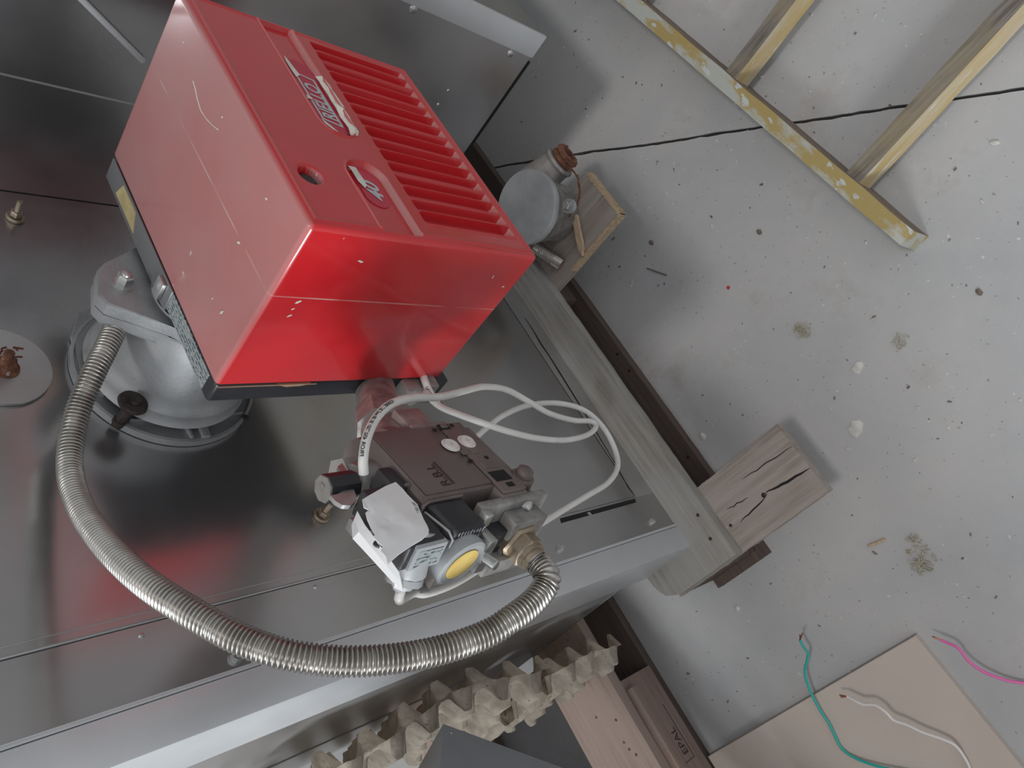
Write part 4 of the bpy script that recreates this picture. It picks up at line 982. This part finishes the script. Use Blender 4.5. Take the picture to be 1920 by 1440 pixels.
# ================================================================== FIBREBOARD AND WIRES
z_ = .012
a = P(1716, 1192, 'Z', z_); b = P(1318, 1424, 'Z', z_); c = P(1905, 1425, 'Z', z_)
e1 = (b-a); e2 = (c-a)
g = G(); q = [a, a+e1*.975, a+e1*.975+e2*2.2, a+e2*2.2]
g.prism([(p.x, p.y) for p in q], lambda x, y: (x, y, 0), lambda x, y: (x, y, z_), .0006)
solo('fibreboard_sheet', g, 'mdf', 'plain beige fibreboard sheet lying on the concrete floor', 'board', (a+e1*.7+e2*.8)-Vector((0, 0, z_)), 30)
def wire(name, px, r_, m, label, strands, tip):
    r = thing(name, label, 'wire', P(*px[len(px)//2][:2], 'Z', px[len(px)//2][2])-Vector((0, 0, px[len(px)//2][2])))
    pts = [P(x, y, 'Z', z) for x, y, z in px]; g = G(); g.tube(spline(pts, .003), r_, 10); part('insulation', g, m, r, 60)
    g = G()
    for s_ in strands: g.tube([pts[0], P(s_[0], s_[1], 'Z', s_[2])], .0011, 6)
    part('bare_copper', g, tip, r, 60, label='bare copper end')
    return r, pts
wire('teal_wire', [(1500, 1200, .035), (1506, 1212, .033), (1515, 1225, .030), (1513, 1240, .028), (1509, 1260, .026), (1515, 1285, .024), (1525, 1308, .022), (1540, 1335, .019), (1555, 1358, .017), (1568, 1385, .0155), (1580, 1405, .0155), (1605, 1422, .018), (1650, 1438, .022), (1720, 1452, .022), (1800, 1470, .016)], .0021, 'teal', 'teal insulated wire reaching over the edge of the fibreboard', [(1505, 1187, .038), (1500, 1190, .036), (1502, 1192, .030)], 'copper')
wire('white_wire', [(1588, 1306, .040), (1605, 1315, .042), (1620, 1321, .042), (1640, 1322, .042), (1660, 1335, .042), (1675, 1350, .040), (1700, 1359, .038), (1730, 1373, .036), (1765, 1385, .032), (1790, 1397, .028), (1808, 1420, .022), (1820, 1445, .018), (1830, 1480, .0145)], .0023, 'whitew', 'white insulated wire lying on the beige fibreboard', [(1574, 1303, .038), (1576, 1307, .041)], 'copper')
wire('pink_wire', [(1764, 1200, .030), (1778, 1206, .030), (1792, 1212, .031), (1803, 1222, .031), (1812, 1235, .030), (1825, 1247, .028), (1845, 1260, .024), (1870, 1270, .019), (1900, 1278, .013), (1960, 1285, .004), (2040, 1290, .0025)], .0021, 'pinkw', 'bright pink insulated wire curving over the bare concrete', [(1748, 1193, .030), (1752, 1196, .032)], 'copper')

def build_shade_crate():  # added unseen crate, placed to shade the floor beside the heater
    r = thing('added_shade_crate', 'added wooden crate out of view, shading the floor beside the heater', 'crate', (-1.0, .62, 0))
    x0, x1, y0, y1, h = -1.2, -.85, .26, 1.0, .74
    g = G(); g.box(x0+.02, x1-.02, y0+.02, y1-.02, .01, h-.01); part('shade_crate_panel', g, 'mdf', r)
    for (a, b) in ((x0, y0), (x1-.05, y0), (x0, y1-.05), (x1-.05, y1-.05)):
        g = G(); g.box(a, a+.05, b, b+.05, 0, h, .002); part('corner_post', g, 'woodY', r)
    for z in (.0, .33, h-.07):
        for x in (x0, x1-.018): g = G(); g.box(x, x+.018, y0+.05, y1-.05, z+.001, z+.07, .001); part('batten', g, 'woodY', r)
build_shade_crate()

# ================================================================== DEBRIS
def flake(name, px, r_, h_, m, label, cat, seed, el=1.0, rot=0, zb=0):
    c = P(px[0], px[1], 'Z', zb); g = G(); n = 14; rings = []
    for k, (f, z) in enumerate(((1, 0), (.95, h_*.6), (.55, h_), (0, h_*1.05))):
        if f == 0: rings.append([g._v(c+Vector((0, 0, z)))]); continue
        rg = []
        for i in range(n):
            t = 2*math.pi*i/n; rr = r_*f*(1+.35*noise.noise(Vector((math.cos(t)*2, math.sin(t)*2, seed))))
            x, y = rr*math.cos(t)*el, rr*math.sin(t)
            rg.append(g._v(c+Vector((x*math.cos(rot)-y*math.sin(rot), x*math.sin(rot)+y*math.cos(rot), z+h_*.25*noise.noise(Vector((i*1.3, k, seed)))*(k > 0)))))
        rings.append(rg)
    for A_, B_ in zip(rings, rings[1:]):
        for i in range(n):
            j = (i+1) % n
            if len(B_) == 1: g.bm.faces.new([A_[i], A_[j], B_[0]])
            else: g.bm.faces.new([A_[i], A_[j], B_[j], B_[i]])
    g.bm.faces.new(rings[0][::-1])
    return solo(name, g, m, label, cat, c, 30)
flake('paint_flake', (1608, 689), .007, .002, 'chip', 'pale pointed flake alone in the middle of the concrete', 'flake', 1, 1.5, 1.9)
flake('plaster_lump', (1605, 803), .010, .0025, 'chip', 'rounded lump with a pinkish streak near the plank end', 'lump', 2, 1.4, 2.2)
flake('plaster_chunk', (1865, 268), .003, .0025, 'chip', 'small white chip near the crack by the ladder rung', 'chip', 3, 2.2, .7)
flake('stone', (1836, 548), .004, .003, 'stone', 'small dark stone at the right of the bare floor', 'stone', 4, 1.4)
flake('red_crumb', (1366, 539), .003, .003, 'redcrumb', 'tiny bright red crumb on the sunlit concrete', 'crumb', 5)
flake('stone', (1222, 455), .004, .003, 'stone', 'dark pebble on the floor beside the filter housing', 'stone', 6, 1.3)
flake('stone', (1424, 435), .004, .003, 'stone', 'dark pebble below the ladder end', 'stone', 7, 1.2)
flake('chip', (1383, 1140), .004, .003, 'chip', 'white chip on the shaded floor below the pallet plank', 'chip', 8, 1.3)
flake('chip', (1318, 818), .005, .003, 'chip', 'white chip right beside the pallet bottom board', 'chip', 9, 1.4)
def clump(px, R_, label, seed, n=40, m='straw'):
    random.seed(seed); c = P(px[0], px[1], 'Z', 0); g = G()
    for i in range(n):
        a = random.random()*6.28; rr = R_*random.random()**.7; p = c+Vector((rr*math.cos(a), rr*math.sin(a), .001+.006*random.random()*(1-rr/R_)))
        d = Vector((random.uniform(-1, 1), random.uniform(-1, 1), random.uniform(-.1, .25))).normalized()*R_*random.uniform(.2, .5)
        g.tube([p-d*.5, p+Vector((0, 0, .001)), p+d*.5], .0008, 5)
    for v in g.bm.verts: v.co.z = max(v.co.z, .0002)
    solo('fluff_clump', g, m, label, 'debris', c, 40)
clump((1505, 620), .014, 'tangled clump of straw on the floor above the plank', 1, 60)
clump((1690, 640), .012, 'small clump of straw right of the bare floor centre', 2, 30)
clump((1728, 1050), .022, 'pale ragged clump of fluff near the fibreboard corner', 3, 60)
clump((1715, 1010), .012, 'small dark wisp of fluff above the larger clump', 5, 20)
def stick(px0, px1, r_, label, m='freshwood'):
    a = P(*px0, 'Z', r_); b = P(*px1, 'Z', r_); g = G(); g.tube([a, (a+b)/2+Vector((0, 0, .0008)), b], r_, 6); solo('wood_sliver', g, m, label, 'sliver', (a+b)/2, 40)
stick((1628, 1024), (1660, 1011), .0022, 'pale wood sliver on the floor between plank and fibreboard')
stick((1213, 503), (1250, 516), .0012, 'thin brown sliver on the shaded concrete right of the pallet', 'stone')
random.seed(21); g = G(); g2 = G()
for i in range(1500):
    x = random.uniform(-.5, 1.15); y = random.uniform(-.95, .25)
    if (.08 < x < .95 and y > -.08): continue
    if x < -.1 and y > -.2: continue
    gg = g if random.random() < .62 else g2
    s_ = .0004+.0016*random.random()**4; a = random.random()*3.14; el = random.uniform(1, 2.6)
    p = [(x+(u_*s_*el*math.cos(a)-v_*s_*math.sin(a)), y+(u_*s_*el*math.sin(a)+v_*s_*math.cos(a))) for u_, v_ in ((-1, -.6), (.7, -1), (1, .5), (-.5, 1))]
    lo = [gg._v((q[0], q[1], 0)) for q in p]; hi = [gg._v((q[0]*.8+x*.2, q[1]*.8+y*.2, s_*.9)) for q in p]
    gg.bm.faces.new(hi)
    for k in range(4): gg.bm.faces.new([lo[k], lo[(k+1) % 4], hi[(k+1) % 4], hi[k]])
solo('floor_grit', g, 'stone', 'fine dark grit scattered all over the concrete', 'grit', (.4, -.4, 0), 0, kind='stuff')
solo('floor_grit', g2, 'chip', 'fine pale grit scattered all over the concrete', 'grit', (.4, -.4, 0), 0, kind='stuff')
